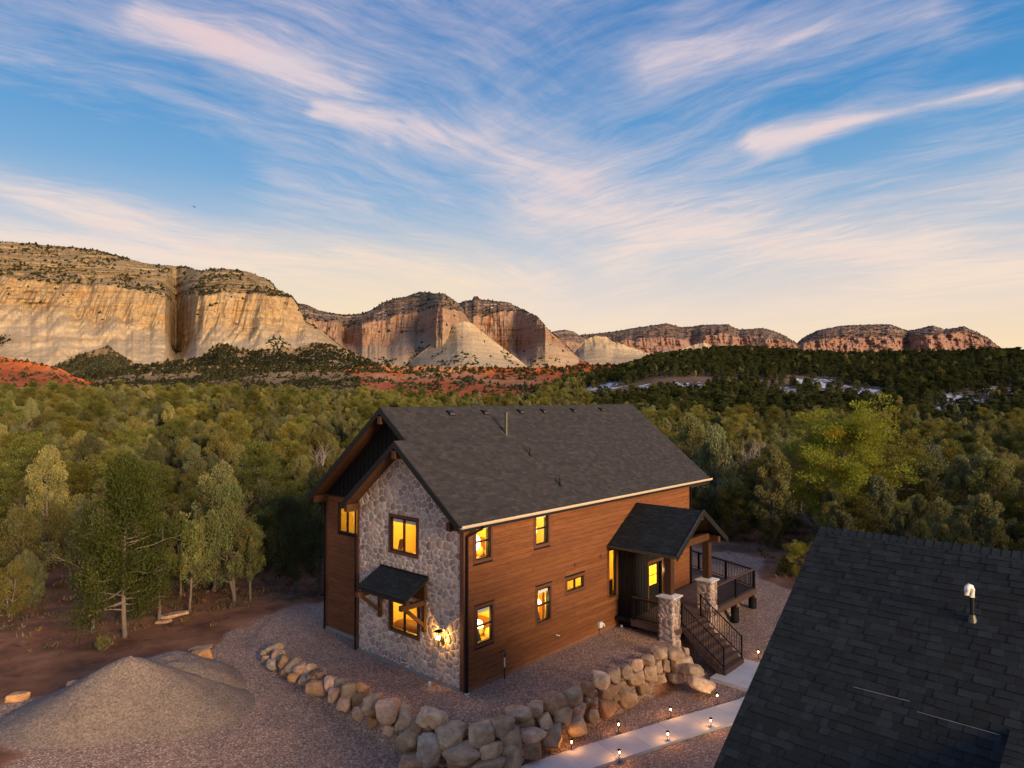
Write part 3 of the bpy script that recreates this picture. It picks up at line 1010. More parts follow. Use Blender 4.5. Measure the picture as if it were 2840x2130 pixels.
H4 = [(160, (1046,)), (280, (1032,)), (400, (1020,)), (600, (1014,)), (800, (1012,)), (1000, (1013,)), (1200, (1013,)), (1400, (1016,)), (1500, (1016,)), (1590, (1010,)), (1612, (1000,)), (1622, (996,)), (1640, (1008,)), (1700, (1006,)), (1800, (1010,)), (1900, (1030,))]
h4 = loft('brushy_hill', [(x, [1100, y[0]], 0) for x, y in H4 if x <= 1000], (430, 560), M['brush_soil'], 360, (50,), (6, 6, 6), 18, 14)
h5 = loft('red_hill', [(940, [1105, 1030], 0)] + [(x, [1100, y[0] + 3], 0) for x, y in H4 if x >= 1000], (425, 555), M['badland'], 400, (50,), (6, 6, 6), 18, 15)

nz = lambda p, s, o=0: fbm(p[:, 0] / s + o, p[:, 1] / s, p[:, 2] / s, 3)
upper = lambda lv, p: np.where(lv > 2.0, .04 + .5 * sstep((nz(p, 40) - .45) / .15), np.where(lv < 1.0, .9 * sstep((nz(p, 90, 5) - .60) / .08), .012)) * (1 + 3 * (lv > 2.93))
scatter_shrubs('mesa_shrubs', ab, 8500, 2.6, upper, 1)
scatter_shrubs('mesa_shrubs', c1, 1900, 3.6, lambda lv, p: np.where(lv > 2.0, .13 + .25 * (lv > 2.85), np.where(lv < .8, .8 * sstep((nz(p, 120, 3) - .52) / .1), .01)) * (1 + 2 * (np.abs(lv - 2.05) < .08)), 2)
scatter_shrubs('mesa_shrubs', c2, 1400, 3.6, lambda lv, p: np.where(lv > 2.0, .13 + .25 * (lv > 2.85), np.where(lv < .5, .25, .01)) * (1 + 2 * (np.abs(lv - 2.05) < .08)), 3)
scatter_shrubs('dome_shrubs', dome, 220, 3.2, lambda lv, p: .9 * sstep((nz(p, 60, 8) - .55) / .1), 4)
scatter_shrubs('mesa_shrubs', e2, 1500, 5.0, lambda lv, p: np.where(lv > 2.0, .25 + .4 * (lv > 2.8), .03), 5)
scatter_shrubs('mesa_shrubs', e3, 1500, 5.5, lambda lv, p: np.where(lv > 2.0, .25 + .4 * (lv > 2.8), .06), 6)
scatter_shrubs('hill_shrubs', fh, 1500, 4.0, lambda lv, p: .9 + 0 * lv, 7)
scatter_shrubs('hill_shrubs', h1, 3000, 1.4, lambda lv, p: np.where(lv > .9, .6, .03 + .16 * sstep((nz(p, 20, 3) - .58) / .1)), 8)
scatter_shrubs('hill_shrubs', h2, 4200, 2.0, lambda lv, p: .30 + .7 * sstep((nz(p, 30, 4) - .38) / .15), 9)
scatter_shrubs('hill_shrubs', h3, 11000, 1.9, lambda lv, p: .35 + .65 * sstep((nz(p, 40, 1) - .36) / .15), 10)
scatter_shrubs('hill_shrubs', h5, 2400, 1.5, lambda lv, p: np.where(lv > .8, .7, .04 + .25 * sstep((nz(p, 30, 2) - .50) / .1)), 12)
scatter_shrubs('hill_shrubs', h4, 4200, 1.5, lambda lv, p: np.where(lv > .78, .95, .07 + .45 * sstep((nz(p, 30, 2) - .50) / .1)), 11)

# ------------------------------------------------------------------ the house
H_W2, H_W1, H_L, H_S = 6.2, 9.45, 16.75, 0.6
EAVE_Z, EAVE_O, PITCH_R = 6.0, 0.42, 0.77
O_BUMP, O_MAIN, O_FAR = 0.63, 0.66, 1.6
RIDGE1 = EAVE_Z + PITCH_R * (H_W1 / 2 + EAVE_O)
RIDGE2 = EAVE_Z + PITCH_R * (H_W2 / 2 + EAVE_O)
roofz = lambda v: EAVE_Z + PITCH_R * (v + EAVE_O)

house = empty('house', (CX, CY, 0), YAW, 'two storey house with brown plank siding, stone gable front and dark shingle roof', 'house')


def clip_half(poly, nx, ny, d):
    """keep the side nx*x+ny*y <= d"""
    out = []
    n = len(poly)
    for i in range(n):
        a, b = poly[i], poly[(i + 1) % n]
        da, db = nx * a[0] + ny * a[1] - d, nx * b[0] + ny * b[1] - d
        if da <= 0:
            out.append(a)
        if (da < 0 < db) or (db < 0 < da):
            t = da / (da - db)
            out.append((a[0] + t * (b[0] - a[0]), a[1] + t * (b[1] - a[1])))
    return out


def stone_cells(outline, spacing, holes=(), seed=1, gap=.021):
    """irregular fitted stones that fill a convex outline and leave the holes open: list of 2-D polygons"""
    g = np.random.default_rng(seed)
    xs = [p[0] for p in outline]
    ys = [p[1] for p in outline]
    pts = []
    nx, ny = int((max(xs) - min(xs)) / spacing) + 3, int((max(ys) - min(ys)) / (spacing * .92)) + 3
    for j in range(-1, ny):
        for i in range(-1, nx):
            if g.random() < .15:
                continue
            pts.append((min(xs) + (i + (j % 2) * .5 + (g.random() - .5) * 1.05) * spacing, min(ys) + (j + (g.random() - .5) * .85) * spacing * .92))
    pts = np.array(pts)
    edges = []
    n = len(outline)
    area = sum(outline[i][0] * outline[(i + 1) % n][1] - outline[(i + 1) % n][0] * outline[i][1] for i in range(n))
    for i in range(n):
        a, b = outline[i], outline[(i + 1) % n]
        ex, ey = b[0] - a[0], b[1] - a[1]
        L = math.hypot(ex, ey)
        nx_, ny_ = (ey / L, -ex / L) if area > 0 else (-ey / L, ex / L)
        edges.append((nx_, ny_, nx_ * a[0] + ny_ * a[1]))
    res = []
    for i, p in enumerate(pts):
        if any(h[0] < p[0] < h[1] and h[2] < p[1] < h[3] for h in holes):
            continue
        d = np.hypot(pts[:, 0] - p[0], pts[:, 1] - p[1])
        c = [(p[0] - 1, p[1] - 1), (p[0] + 1, p[1] - 1), (p[0] + 1, p[1] + 1), (p[0] - 1, p[1] + 1)]
        for j in np.argsort(d)[1:16]:
            q = pts[j]
            L = d[j]
            nx_, ny_ = (q[0] - p[0]) / L, (q[1] - p[1]) / L
            c = clip_half(c, nx_, ny_, nx_ * (p[0] + q[0]) / 2 + ny_ * (p[1] + q[1]) / 2 - gap)
            if len(c) < 3:
                break
        for e in edges:
            if len(c) >= 3:
                c = clip_half(c, e[0], e[1], e[2] - .008)
        for h in holes:
            if len(c) < 3:
                break
            if max(q[0] for q in c) < h[0] or min(q[0] for q in c) > h[1] or max(q[1] for q in c) < h[2] or min(q[1] for q in c) > h[3]:
                continue
            ov = [(h[0] - p[0], (1, 0, h[0])), (p[0] - h[1], (-1, 0, -h[1])), (h[2] - p[1], (0, 1, h[2])), (p[1] - h[3], (0, -1, -h[3]))]
            c = clip_half(c, *max(ov)[1])
        if len(c) < 3:
            continue
        ar = abs(sum(c[k][0] * c[(k + 1) % len(c)][1] - c[(k + 1) % len(c)][0] * c[k][1] for k in range(len(c)))) / 2
        if ar < .003:
            continue
        # knock the corners off
        q = []
        for k in range(len(c)):
            a, b = c[k], c[(k + 1) % len(c)]
            if math.hypot(a[0] - b[0], a[1] - b[1]) < .02:
                q.append(((a[0] + b[0]) / 2, (a[1] + b[1]) / 2))
                continue
            f = .20 + .06 * g.random()
            q += [(a[0] + f * (b[0] - a[0]), a[1] + f * (b[1] - a[1])), (b[0] + f * (a[0] - b[0]), b[1] + f * (a[1] - b[1]))]
        res.append((ar, q))
    res.sort(key=lambda r: -r[0])
    return res


def stone_piece(mb, q, to3, depth, g, tint):
    """one stone standing proud of its mortar bed"""
    n = len(q)
    cx, cy = sum(p[0] for p in q) / n, sum(p[1] for p in q) / n
    d1, d2 = depth * .62, depth
    tl = (g.random() - .5) * .10, (g.random() - .5) * .10
    ring = lambda s, d: [to3(cx + (p[0] - cx) * s, cy + (p[1] - cy) * s, d + ((p[0] - cx) * tl[0] + (p[1] - cy) * tl[1]) * (d > 0)) for p in q]
    vs = ring(1, -.004) + ring(1.0, d1) + ring(.80, d2) + [to3(cx, cy, d2 * 1.06)]
    fs = []
    for a in (0, 1):
        fs += [(a * n + k, a * n + (k + 1) % n, (a + 1) * n + (k + 1) % n, (a + 1) * n + k) for k in range(n)]
    fs += [(2 * n + k, 2 * n + (k + 1) % n, 3 * n) for k in range(n)]
    mb.add(vs, fs, tint)


STONE_TONES = [(1, 1, 1), (1.15, 1.08, 1.0), (.85, .80, .80), (1.05, .92, .84), (.78, .72, .74), (1.25, 1.2, 1.12), (.92, .84, .86), (1.0, .96, 1.02), (.7, .62, .6)]


def stone_facing(parent, cells, to3, depth, nparts, name='stone', seed=3):
    g = np.random.default_rng(seed)
    rest = MB()
    for k, (ar, q) in enumerate(cells):
        tn = np.array(STONE_TONES[g.integers(len(STONE_TONES))]) * (.85 + .3 * g.random())
        if k < nparts:
            mb = MB()
            stone_piece(mb, q, to3, depth * (.8 + .5 * g.random()), g, tuple(tn))
            mb.build(name, M['stone'], parent, True)
        else:
            stone_piece(rest, q, to3, depth * (.8 + .5 * g.random()), g, tuple(tn))
    if rest.v:
        o = rest.build(name + '_mosaic', M['stone'], parent, True)
        o['kind'] = 'stuff'


# --- stone gable wall, facing the yard (u = 0 plane, looking towards -u)
stone_wall = MB()
top2 = lambda v: min(roofz(v), roofz(H_W2 - v)) - .19
gable = [(.16, .12), (H_W2 - .06, .12), (H_W2 - .06, top2(H_W2 - .06)), (H_W2 / 2, top2(H_W2 / 2)), (.16, top2(.16))]
SW_UP, SW_LO = (2.52, 4.10, 4.43, 5.73), (2.44, 4.09, 1.40, 2.55)
holes = [(a - .10, b + .10, c - .12, d + .12) for a, b, c, d in (SW_UP, SW_LO)]


def wall_with_holes(mb, u0, u1, outline_lo, outline_hi, holes_, ztop):
    """vertical strips between v breakpoints, leaving the openings out"""
    vs_ = sorted({outline_lo, outline_hi, H_W2 / 2, *[h[0] for h in holes_], *[h[1] for h in holes_]})
    for a, b in zip(vs_[:-1], vs_[1:]):
        cuts = [(h[2], h[3]) for h in holes_ if h[0] < (a + b) / 2 < h[1]]
        z = .0
        for lo, hi in sorted(cuts):
            mb.hexa([(u0, a, z), (u1, a, z), (u1, b, z), (u0, b, z), (u0, a, lo), (u1, a, lo), (u1, b, lo), (u0, b, lo)])
            z = hi
        mb.hexa([(u0, a, z), (u1, a, z), (u1, b, z), (u0, b, z), (u0, a, ztop(a)), (u1, a, ztop(a)), (u1, b, ztop(b)), (u0, b, ztop(b))])


hl = [(a, b, c, d) for a, b, c, d in (SW_UP, SW_LO)]
wall_with_holes(stone_wall, 0.0, .14, .14, H_W2 - .02, hl, lambda v: top2(v) + .02)
sw = stone_wall.build('stone_wall', M['mortar'], house)
cells = stone_cells(gable, .252, holes, 5)
stone_facing(sw, cells, lambda a, b, d: (-d, a, b), .022, 300)

# --- foundation
fb = MB()
fb.box((-.03, .0, -.6), (.3, H_W2 + .02, .12)).box((H_S - .02, H_W2 + .02, -.6), (H_S + .3, H_W1, .16))
fb.build('foundation', M['concrete'], house)
fb = MB()
fb.box((.14, -.028, -.6), (H_L, .10, .155))
obj('footing', fb.mesh('footing', material('red_dust_footing', (.25, .115, .06), .95, .2, 4, .2, 40)), house)


# --- plank siding: every plank its own piece, lapped over the one below
def unit_plank():
    mb = MB()
    mb.hexa([(0, 0, .012), (1, 0, .012), (1, .026, .012), (0, .026, .012), (0, .006, .200), (1, .006, .200), (1, .026, .200), (0, .026, .200)])
    return mb.mesh('plank', M['siding'])


PLANK = unit_plank()


def planks(parent, a0, a1, z0, z1, place, holes_, seed, step=.2, length=(3.2, 4.9)):
    g = np.random.default_rng(seed)
    z = z0
    while z < z1 - .03:
        hgt = min(step, z1 - z)
        cuts = sorted((h[0], h[1]) for h in holes_ if h[2] < z + hgt / 2 < h[3])
        spans, x = [], a0
        for lo, hi in cuts:
            if lo > x:
                spans.append((x, lo))
            x = max(x, hi)
        if x < a1:
            spans.append((x, a1))
        for lo, hi in spans:
            x = lo
            first = True
            while x < hi - 1e-6:
                L = (length[0] + (length[1] - length[0]) * g.random()) * (g.random() * .8 + .2 if first else 1)
                e = hi if hi - (x + L) < .5 else x + L
                o = obj('plank', PLANK, parent)
                t = (.82 + .34 * g.random()) * np.array([1, .96 + .08 * g.random(), .94 + .12 * g.random()])
                o.color = (*t, 1)
                place(o, x + .002, e - .002, z, hgt / step)
                x = e
                first = False
        z += step


WIN_R = {'UW1': (.55, 1.34, 4.55, 5.82), 'UW2': (3.90, 4.70, 4.55, 5.80), 'LW1': (.62, 1.43, 1.54, 2.81), 'LW2': (4.0, 4.82, 1.48, 2.80), 'SW': (5.91, 7.10, 2.30, 2.78), 'TW': (9.03, 9.60, 1.40, 3.52)}
right = MB()
bx = sorted({.0, H_L, 9.8, 12.9, *[w[0] for w in WIN_R.values()], *[w[1] for w in WIN_R.values()]})
for a, b in zip(bx[:-1], bx[1:]):
    z = -.02
    for lo, hi in sorted((w[2], w[3]) for w in WIN_R.values() if w[0] < (a + b) / 2 < w[1]):
        right.box((a, .0, z), (b, .12, lo))
        z = hi
    right.box((a, .0, z), (b, .12, roofz(0) - .2))
rw = right.build('long_wall', M['black_wood'], house)
CAS = .115


def place_r(o, a, b, z, s):
    o.location = (a, -.026, z)
    o.scale = (b - a, 1, s)


planks(rw, .12, H_L - .12, .16, 5.98, place_r, [(w[0] - CAS, w[1] + CAS, w[2] - CAS, w[3] + CAS) for w in WIN_R.values()] + [(9.8, 12.9, -1, 4.0)], 4)

left = MB()
LWN = (6.3, 8.53, 4.47, 5.68)
for a, b in ((H_W2 + .02, 6.3), (6.3, 8.53), (8.53, H_W1)):
    z = .12
    if a == 6.3:
        left.box((H_S, a, z), (H_S + .12, b, LWN[2]))
        z = LWN[3]
    left.box((H_S, a, z), (H_S + .12, b, 6.02))
lw_ = left.build('side_wall', M['black_wood'], house)


def place_l(o, a, b, z, s):
    o.rotation_euler = (0, 0, R(90))
    o.rotation_euler = (0, 0, R(-90))
    o.location = (H_S - .026, b, z)
    o.scale = (b - a, 1, s)


planks(lw_, H_W2 + .04, H_W1 - .12, .16, 6.0, place_l, [(LWN[0], LWN[1] + .03, LWN[2] - .03, LWN[3] + .03)], 8, length=(6, 7))

# --- corner boards
def cboard(parent, a, b, m_='trim', nm='corner_board'):
    return MB().box(a, b).build(nm, M[m_], parent)


cboard(house, (-.05, -.035, .08), (.14, .155, roofz(0) - .2))
cboard(house, (-.05, H_W2 - .055, .10), (.10, H_W2 + .05, roofz(0) - .2))
cboard(house, (H_S - .035, H_W1 - .12, .14), (H_S + .10, H_W1 + .03, 6.05))
cboard(house, (H_L - .12, -.03, .3), (H_L + .03, .10, roofz(0) - .2))
# far and back walls, so the house is whole from the side
bw = MB()
bw.box((H_L - .12, .1, -.3), (H_L, H_W1, 6.05)).box((H_S + .12, H_W1 - .12, -.3), (H_L - .12, H_W1, 6.05)).box((.1, H_W2 - .1, 0), (H_S, H_W2, 6.4))
bw.prism([(H_L - .12, 0, 6.05), (H_L - .12, H_W1, 6.05), (H_L - .12, H_W1 / 2, RIDGE1 - .35)], (.12, 0, 0))
bw.build('rear_wall', M['trim'], house)
# black board and batten gable above the main front
gp = MB()
gu = H_S + .02
gp.prism([(gu, H_W1, 6.03), (gu, H_W1 - .01, roofz(0) - .2), (gu, H_W1 / 2, RIDGE1 - .2), (gu, .2, roofz(.2) - .2), (gu, .2, 6.03)], (.1, 0, 0))
gpo = gp.build('gable_panel', M['black_wood'], house)
v = H_W1 - .05
while v > 2.6:
    zt = roofz(H_W1 - v if v > H_W1 / 2 else v) - .22
    if zt > 6.1:
        MB().box((gu - .022, v - .022, 6.05), (gu, v + .022, zt)).build('batten', M['black_wood'], gpo)
    v -= .30
MB().box((gu - .03, 3.0, 5.98), (gu, H_W1, 6.06)).build('gable_band', M['fascia'], house)

# --- roof: deck slabs, then every shingle
roof = MB()
TH = .16


def slab(mb, quad, th):
    """quad of 4 corners (top surface), thickened straight down"""
    lo = [(p[0], p[1], p[2] - th) for p in quad]
    mb.hexa(lo + quad)


u_b, u_m, u_f = -O_BUMP, H_S - O_MAIN, H_L + O_FAR
vE, vR2, vR1 = -EAVE_O, H_W2 / 2, H_W1 / 2
slab(roof, [(u_b, vE, roofz(vE)), (u_f - .1, vE, roofz(vE)), (u_f, vR2, roofz(vR2)), (u_b, vR2, roofz(vR2))], TH)
slab(roof, [(u_m, vR2, roofz(vR2)), (u_f, vR2, roofz(vR2)), (u_f + .3, vR1, roofz(vR1)), (u_m, vR1, roofz(vR1))], TH)
slab(roof, [(u_m, vR1, RIDGE1), (u_f + .3, vR1, RIDGE1), (u_f - .1, H_W1 + EAVE_O, EAVE_Z), (u_m, H_W1 + EAVE_O, EAVE_Z)], TH)
slab(roof, [(u_b, vR2, RIDGE2), (H_S + .15, vR2, RIDGE2), (H_S + .15, H_W2 + EAVE_O, EAVE_Z), (u_b, H_W2 + EAVE_O, EAVE_Z)], TH)
roof_o = roof.build('roof', M['shingle'], house)


def shingle_rows(parent, slope_len, span, p0, du, ds, dn, mat_, nparts, seed, tones, near, expo=.143, wid=(.16, .36), name='shingle'):
    """courses of shingles. p0: lower left corner; du along the eave, ds up the slope, dn out of it (unit vectors). span(s) -> (lo, hi).
    near(point): smaller is nearer the camera; the nearest become parts, the others one joined field"""
    g = np.random.default_rng(seed)
    p0, du, ds, dn = [np.array(a, float) for a in (p0, du, ds, dn)]
    rec = []
    nrow = int(slope_len / expo + .999)
    for r in range(nrow):
        s = r * expo
        lo, hi = span(s)
        lo += .0
        x = lo
        first = True
        while x < hi - .02:
            w = wid[0] + (wid[1] - wid[0]) * g.random()
            if first:
                w *= .3 + .7 * g.random()
            e = hi if hi - x - w < .08 else x + w
            th = .011 + .009 * (g.random() < .45) + .003 * g.random()
            tn = tones[g.integers(len(tones))] * (.93 + .14 * g.random())
            drop = -.012 * g.random()
            L = min(expo + .05, slope_len - s + .02)
            q = []
            for (a, b, h) in ((x + .0015, drop, 0), (e - .0015, drop, 0), (e - .0015, L, -.004), (x + .0015, L, -.004), (x + .0015, drop, th), (e - .0015, drop, th), (e - .0015, L, .004), (x + .0015, L, .004)):
                q.append(p0 + du * a + ds * (s + b) + dn * (h + .003))
            rec.append((near(q[4]), q, tn))
            x = e
            first = False
    rec.sort(key=lambda t: t[0])
    fcs = [(4, 5, 6, 7), (0, 1, 5, 4), (1, 2, 6, 5), (3, 0, 4, 7)]
    for d, q, tn in rec[:nparts]:
        MB().add(q, fcs, tn).build(name, mat_, parent)
    rest = MB()
    for d, q, tn in rec[nparts:]:
        rest.add(q, fcs, tn)
    o = rest.build(name + '_field', mat_, parent)
    o['kind'] = 'stuff'
    return len(rec)


cs = math.hypot(1, PITCH_R)
BROWN = [1 + .65 * (np.array(t) - 1) for t in ((1, 1, 1), (1.28, 1.22, 1.2), (.80, .82, .84), (.68, .66, .68), (1.12, 1.02, .98), (1.5, 1.42, 1.38), (.9, .86, .86))]
GREY = [1 + .65 * (np.array(t) - 1) for t in ((1, 1, 1), (1.35, 1.35, 1.38), (.72, .74, .76), (.6, .62, .64), (1.15, 1.12, 1.08), (1.65, 1.68, 1.74), (.85, .84, .82))]
SL = (vR1 - vE) * cs


def span_r(s):
    v_ = vE + s / cs
    f = s / SL
    return (0.0 if v_ < vR2 - .03 else u_m - u_b), (u_f - .1 - u_b) + .4 * f


# nearest first: the lower left of the slope
cam_uv = to_uv(0, 0)
near_cam = lambda p: (p[0] - cam_uv[0]) ** 2 + (p[1] - cam_uv[1]) ** 2 + (p[2] - CAM_H) ** 2
shingle_rows(roof_o, SL, span_r, (u_b, vE, roofz(vE) + .002), (1, 0, 0), (0, 1 / cs, PITCH_R / cs), (0, -PITCH_R / cs, 1 / cs), M['shingle'], 300, 21, BROWN, near_cam)
cap_mb = MB()
x = u_m
while x < u_f + .25:
    L = min(.2, u_f + .28 - x)
    for sgn in (1, -1):
        cap_mb.hexa([(x, vR1, RIDGE1 + .012), (x + L, vR1, RIDGE1 + .006), (x + L, vR1 - sgn * .15, RIDGE1 - .15 * PITCH_R + .010), (x, vR1 - sgn * .15, RIDGE1 - .15 * PITCH_R + .014),
                     (x, vR1, RIDGE1 + .03), (x + L, vR1, RIDGE1 + .022), (x + L, vR1 - sgn * .15, RIDGE1 - .15 * PITCH_R + .024), (x, vR1 - sgn * .15, RIDGE1 - .15 * PITCH_R + .032)], .8 + .4 * random.random())
    x += L
cap_mb.build('ridge_cap', M['shingle'], roof_o)

# fascia boards on the rakes and eaves
fa = MB()


def rake(mb, u, va, za, vb, zb, h=.24, t=.045, up=.012):
    mb.hexa([(u - t, va, za - h), (u, va, za - h), (u, vb, zb - h), (u - t, vb, zb - h), (u - t, va, za + up), (u, va, za + up), (u, vb, zb + up), (u - t, vb, zb + up)])


for (u, a, b, c, d) in ((u_b - .002, vE - .02, roofz(vE - .02), vR2, RIDGE2), (u_b - .002, vR2, RIDGE2, H_W2 + EAVE_O + .02, roofz(vE - .02)), (u_m - .002, vR2 + .02, roofz(vR2 + .02), vR1, RIDGE1), (u_m - .002, vR1, RIDGE1, H_W1 + EAVE_O + .02, roofz(vE - .02))):
    mb = MB()
    rake(mb, u, a, b, c, d)
    mb.build('rake_board', M['fascia'], house)
MB().box((u_b, vE - .03, EAVE_Z - .24), (u_f - .1, vE - .002, EAVE_Z - .02)).build('eave_board', M['fascia'], house)
MB().box((u_m, H_W1 + EAVE_O + .002, EAVE_Z - .24), (u_f - .1, H_W1 + EAVE_O + .03, EAVE_Z - .02)).build('eave_board', M['fascia'], house)
# soffits in brown boards under the overhangs
so = MB()
for (ua, ub, va, vb) in ((u_b, -.02, vE, vR2), (u_m, H_S - .02, vR2, vR1)):
    so.hexa([(ua, va, roofz(va) - TH - .03), (ub, va, roofz(va) - TH - .03), (ub, vb, roofz(vb) - TH - .03), (ua, vb, roofz(vb) - TH - .03),
             (ua, va, roofz(va) - TH - .004), (ub, va, roofz(va) - TH - .004), (ub, vb, roofz(vb) - TH - .004), (ua, vb, roofz(vb) - TH - .004)])
for (ua, ub, vt, W_) in ((u_b, -.02, vR2, H_W2), (u_m, H_S - .02, vR1, H_W1)):
    za, zb = roofz(vt) - TH, EAVE_Z - TH
    so.hexa([(ua, vt, za - .03), (ub, vt, za - .03), (ub, W_ + EAVE_O, zb - .03), (ua, W_ + EAVE_O, zb - .03), (ua, vt, za - .004), (ub, vt, za - .004), (ub, W_ + EAVE_O, zb - .004), (ua, W_ + EAVE_O, zb - .004)])
so.box((u_b + .02, vE + .02, EAVE_Z - .20), (u_f - .12, -.02, EAVE_Z - .175))
so.build('soffit', M['beam'], house)
# beam ends under the rakes
for (u, v, z, w) in ((u_b, vR2, RIDGE2 - .42, .2), (u_b, H_W2 + .12, EAVE_Z - .06, .2), (u_b, .22, EAVE_Z - .06, .17), (u_m, vR1, RIDGE1 - .42, .22), (u_m, H_W1 + .10, EAVE_Z - .06, .22)):
    MB().box((u + .06 - (.12 if v in (vR1, vR2) else 0), v - w / 2, z - .22), (u + O_BUMP + .3, v + w / 2, z + .08)).build('beam_end', M['beam'], house)
# gutter along the right eave: a trough with a rolled lip, and its brackets
gt = MB()
prof = [(-.005, 0), (-.10, -.01), (-.125, .03), (-.135, .085), (-.118, .10), (-.11, .085), (-.10, .04), (-.085, .015), (-.005, .02)]
gu0, gu1, gv, gz0 = u_b - .02, u_f - .06, vE - .035, EAVE_Z - .10
gt.prism([(gu0, gv + a, gz0 + b) for a, b in prof], (gu1 - gu0, 0, 0))
gto = gt.build('gutter', M['gutter'], house)
k = gu0 + .6
while k < gu1:
    MB().box((k, gv - .128, gz0 + .078), (k + .02, gv - .004, gz0 + .09)).build('gutter_bracket', M['gutter'], gto)
    k += 1.15


def downspout(pts, parent=house, w=.075):
    mb = MB()
    for a, b in zip(pts[:-1], pts[1:]):
        mb.bar(a, b, w, w, up=(1, 0, 0) if abs(b[2] - a[2]) > .5 else (0, 0, 1))
    return mb.build('downspout', M['black_metal'], parent)


d1 = downspout([(.42, gv - .06, gz0 - .0), (.42, gv - .06, gz0 - .12), (.06, -.095, gz0 - .42), (.06, -.095, .02)])
MB().box((.0, -.16, -.01), (.13, -.04, .04)).build('spout_shoe', M['white'], d1)
downspout([(H_L + .95, gv - .05, gz0), (H_L + .95, gv - .05, gz0 - .12), (H_L - .04, -.09, gz0 - .30), (H_L - .04, -.09, .35)])
downspout([(H_S - .35, H_W1 + EAVE_O, EAVE_Z - .18), (H_S - .08, H_W1 + .06, EAVE_Z - .34), (H_S - .08, H_W1 + .04, .02)], w=.06)
downspout([(-.10, H_W2 + .09, EAVE_Z - .3), (-.09, H_W2 + .09, .02)], w=.06)

# roof vents near the ridge, flue and two plumbing pipes
for u in (3.38, 5.51, 7.98, 9.73, 12.23, 14.84):
    v = 4.36
    z = roofz(v)
    mb = MB()
    mb.prism([(u - .14, v - .16, z - .10), (u - .14, v + .16, z + .13), (u - .14, v + .05, z + .15), (u - .14, v - .15, z + .06)], (.30, 0, 0))
    ro = mb.build('roof_vent', M['black_metal'], roof_o)
    MB().box((u - .12, v - .165, z - .05), (u + .14, v - .15, z + .045)).build('louvre', M['galv'], ro)


def roof_pipe(u, v, h, r, m_, cap=False, name='vent_pipe'):
    z = roofz(v)
    mb = MB().tube([(u, v, z - .1), (u, v, z + h)], r, 10)
    o = mb.build(name, M[m_], roof_o, False)
    MB().hexa([(u - .2, v - .18, roofz(v - .18) + .025), (u + .2, v - .18, roofz(v - .18) + .025), (u + .2, v + .18, roofz(v + .18) + .025), (u - .2, v + .18, roofz(v + .18) + .025),
               (u - .2, v - .18, roofz(v - .18) + .032), (u + .2, v - .18, roofz(v - .18) + .032), (u + .2, v + .18, roofz(v + .18) + .032), (u - .2, v + .18, roofz(v + .18) + .032)] if cap else
              [(u - .07, v - .07, z - .06), (u + .07, v - .07, z - .06), (u + .07, v + .07, z + .06), (u - .07, v + .07, z + .06), (u - .06, v - .06, z + .02), (u + .06, v - .06, z + .02), (u + .06, v + .06, z + .09), (u - .06, v + .06, z + .09)]).build('flashing', M['galv' if cap else 'black_metal'], o)
    if cap:
        MB().tube([(u, v, z + h - .02), (u, v, z + h + .05), (u, v, z + h + .06), (u, v, z + h + .13)], [r * 1.15, r * 1.15, r * 1.45, r * 1.45], 10).build('pipe_cap', M['galv'], o)
    return o


roof_pipe(5.64, 3.12, .86, .075, 'galv', True, 'flue_pipe')
roof_pipe(5.92, 1.97, .34, .04, 'black_metal')
roof_pipe(6.06, .43, .34, .045, 'black_metal')


# --- windows
def add_room_light(o, loc, power, size=.12, colr=(1, .56, .07)):
    ld = bpy.data.lights.new('room_light', 'POINT')
    ld.energy = power
    ld.shadow_soft_size = size
    ld.color = colr
    lo = bpy.data.objects.new('room_light', ld)
    lo.location = loc
    link(lo, o)
    return lo


def window(parent, rect, to, sash, casing=True, blind=.0, slider=False, mull=None):
    """rect in wall coordinates (a0,a1,z0,z1); to(a, out, z) -> house coordinates, out > 0 towards the open"""
    a0, a1, z0, z1 = rect

    def bx(mb, aa, ab, oa, ob, za, zb):
        p, q = to(aa, oa, za), to(ab, ob, zb)
        return mb.box(p, q)

    win = MB()
    f = .05
    for (p, q, r_, s) in ((a0, a1, z0, z0 + f), (a0, a1, z1 - f, z1), (a0, a0 + f, z0 + f, z1 - f), (a1 - f, a1, z0 + f, z1 - f)):
        bx(win, p, q, -.09, .022, r_, s)
    wo = win.build('window', M['black_metal'], parent)
    if casing:
        c = CAS - .005
        for (p, q, r_, s) in ((a0 - c, a1 + c, z1, z1 + c), (a0 - c, a1 + c, z0 - c, z0), (a0 - c, a0, z0, z1), (a1, a1 + c, z0, z1)):
            bx(MB(), p, q, 0, .034, r_, s).build('casing', M['trim'], wo)
    if slider:
        am = (a0 + a1) / 2 if mull is None else mull
        bx(MB(), am - .03, am + .03, -.07, .012, z0 + f, z1 - f).build('meeting_rail', M['black_metal'], wo)
        panes = [(a0 + f, am - .03, z0 + f, z1 - f), (am + .03, a1 - f, z0 + f, z1 - f)]
    elif sash:
        zm = (z0 + z1) / 2
        bx(MB(), a0 + f, a1 - f, -.07, .012, zm - .028, zm + .028).build('meeting_rail', M['black_metal'], wo)
        panes = [(a0 + f, a1 - f, z0 + f, zm - .028), (a0 + f, a1 - f, zm + .028, z1 - f)]
    else:
        panes = [(a0 + f, a1 - f, z0 + f, z1 - f)]
    for p, q, r_, s in panes:
        MB().add([to(p, -.03, r_), to(q, -.03, r_), to(q, -.03, s), to(p, -.03, s)], [(0, 1, 2, 3)]).build('pane', M['glass'], wo)
    if blind:
        bx(MB(), a0 + f, a1 - f, -.085, -.075, z1 - f - blind, z1 - f).build('blind', M['fabric'], wo)
    return wo


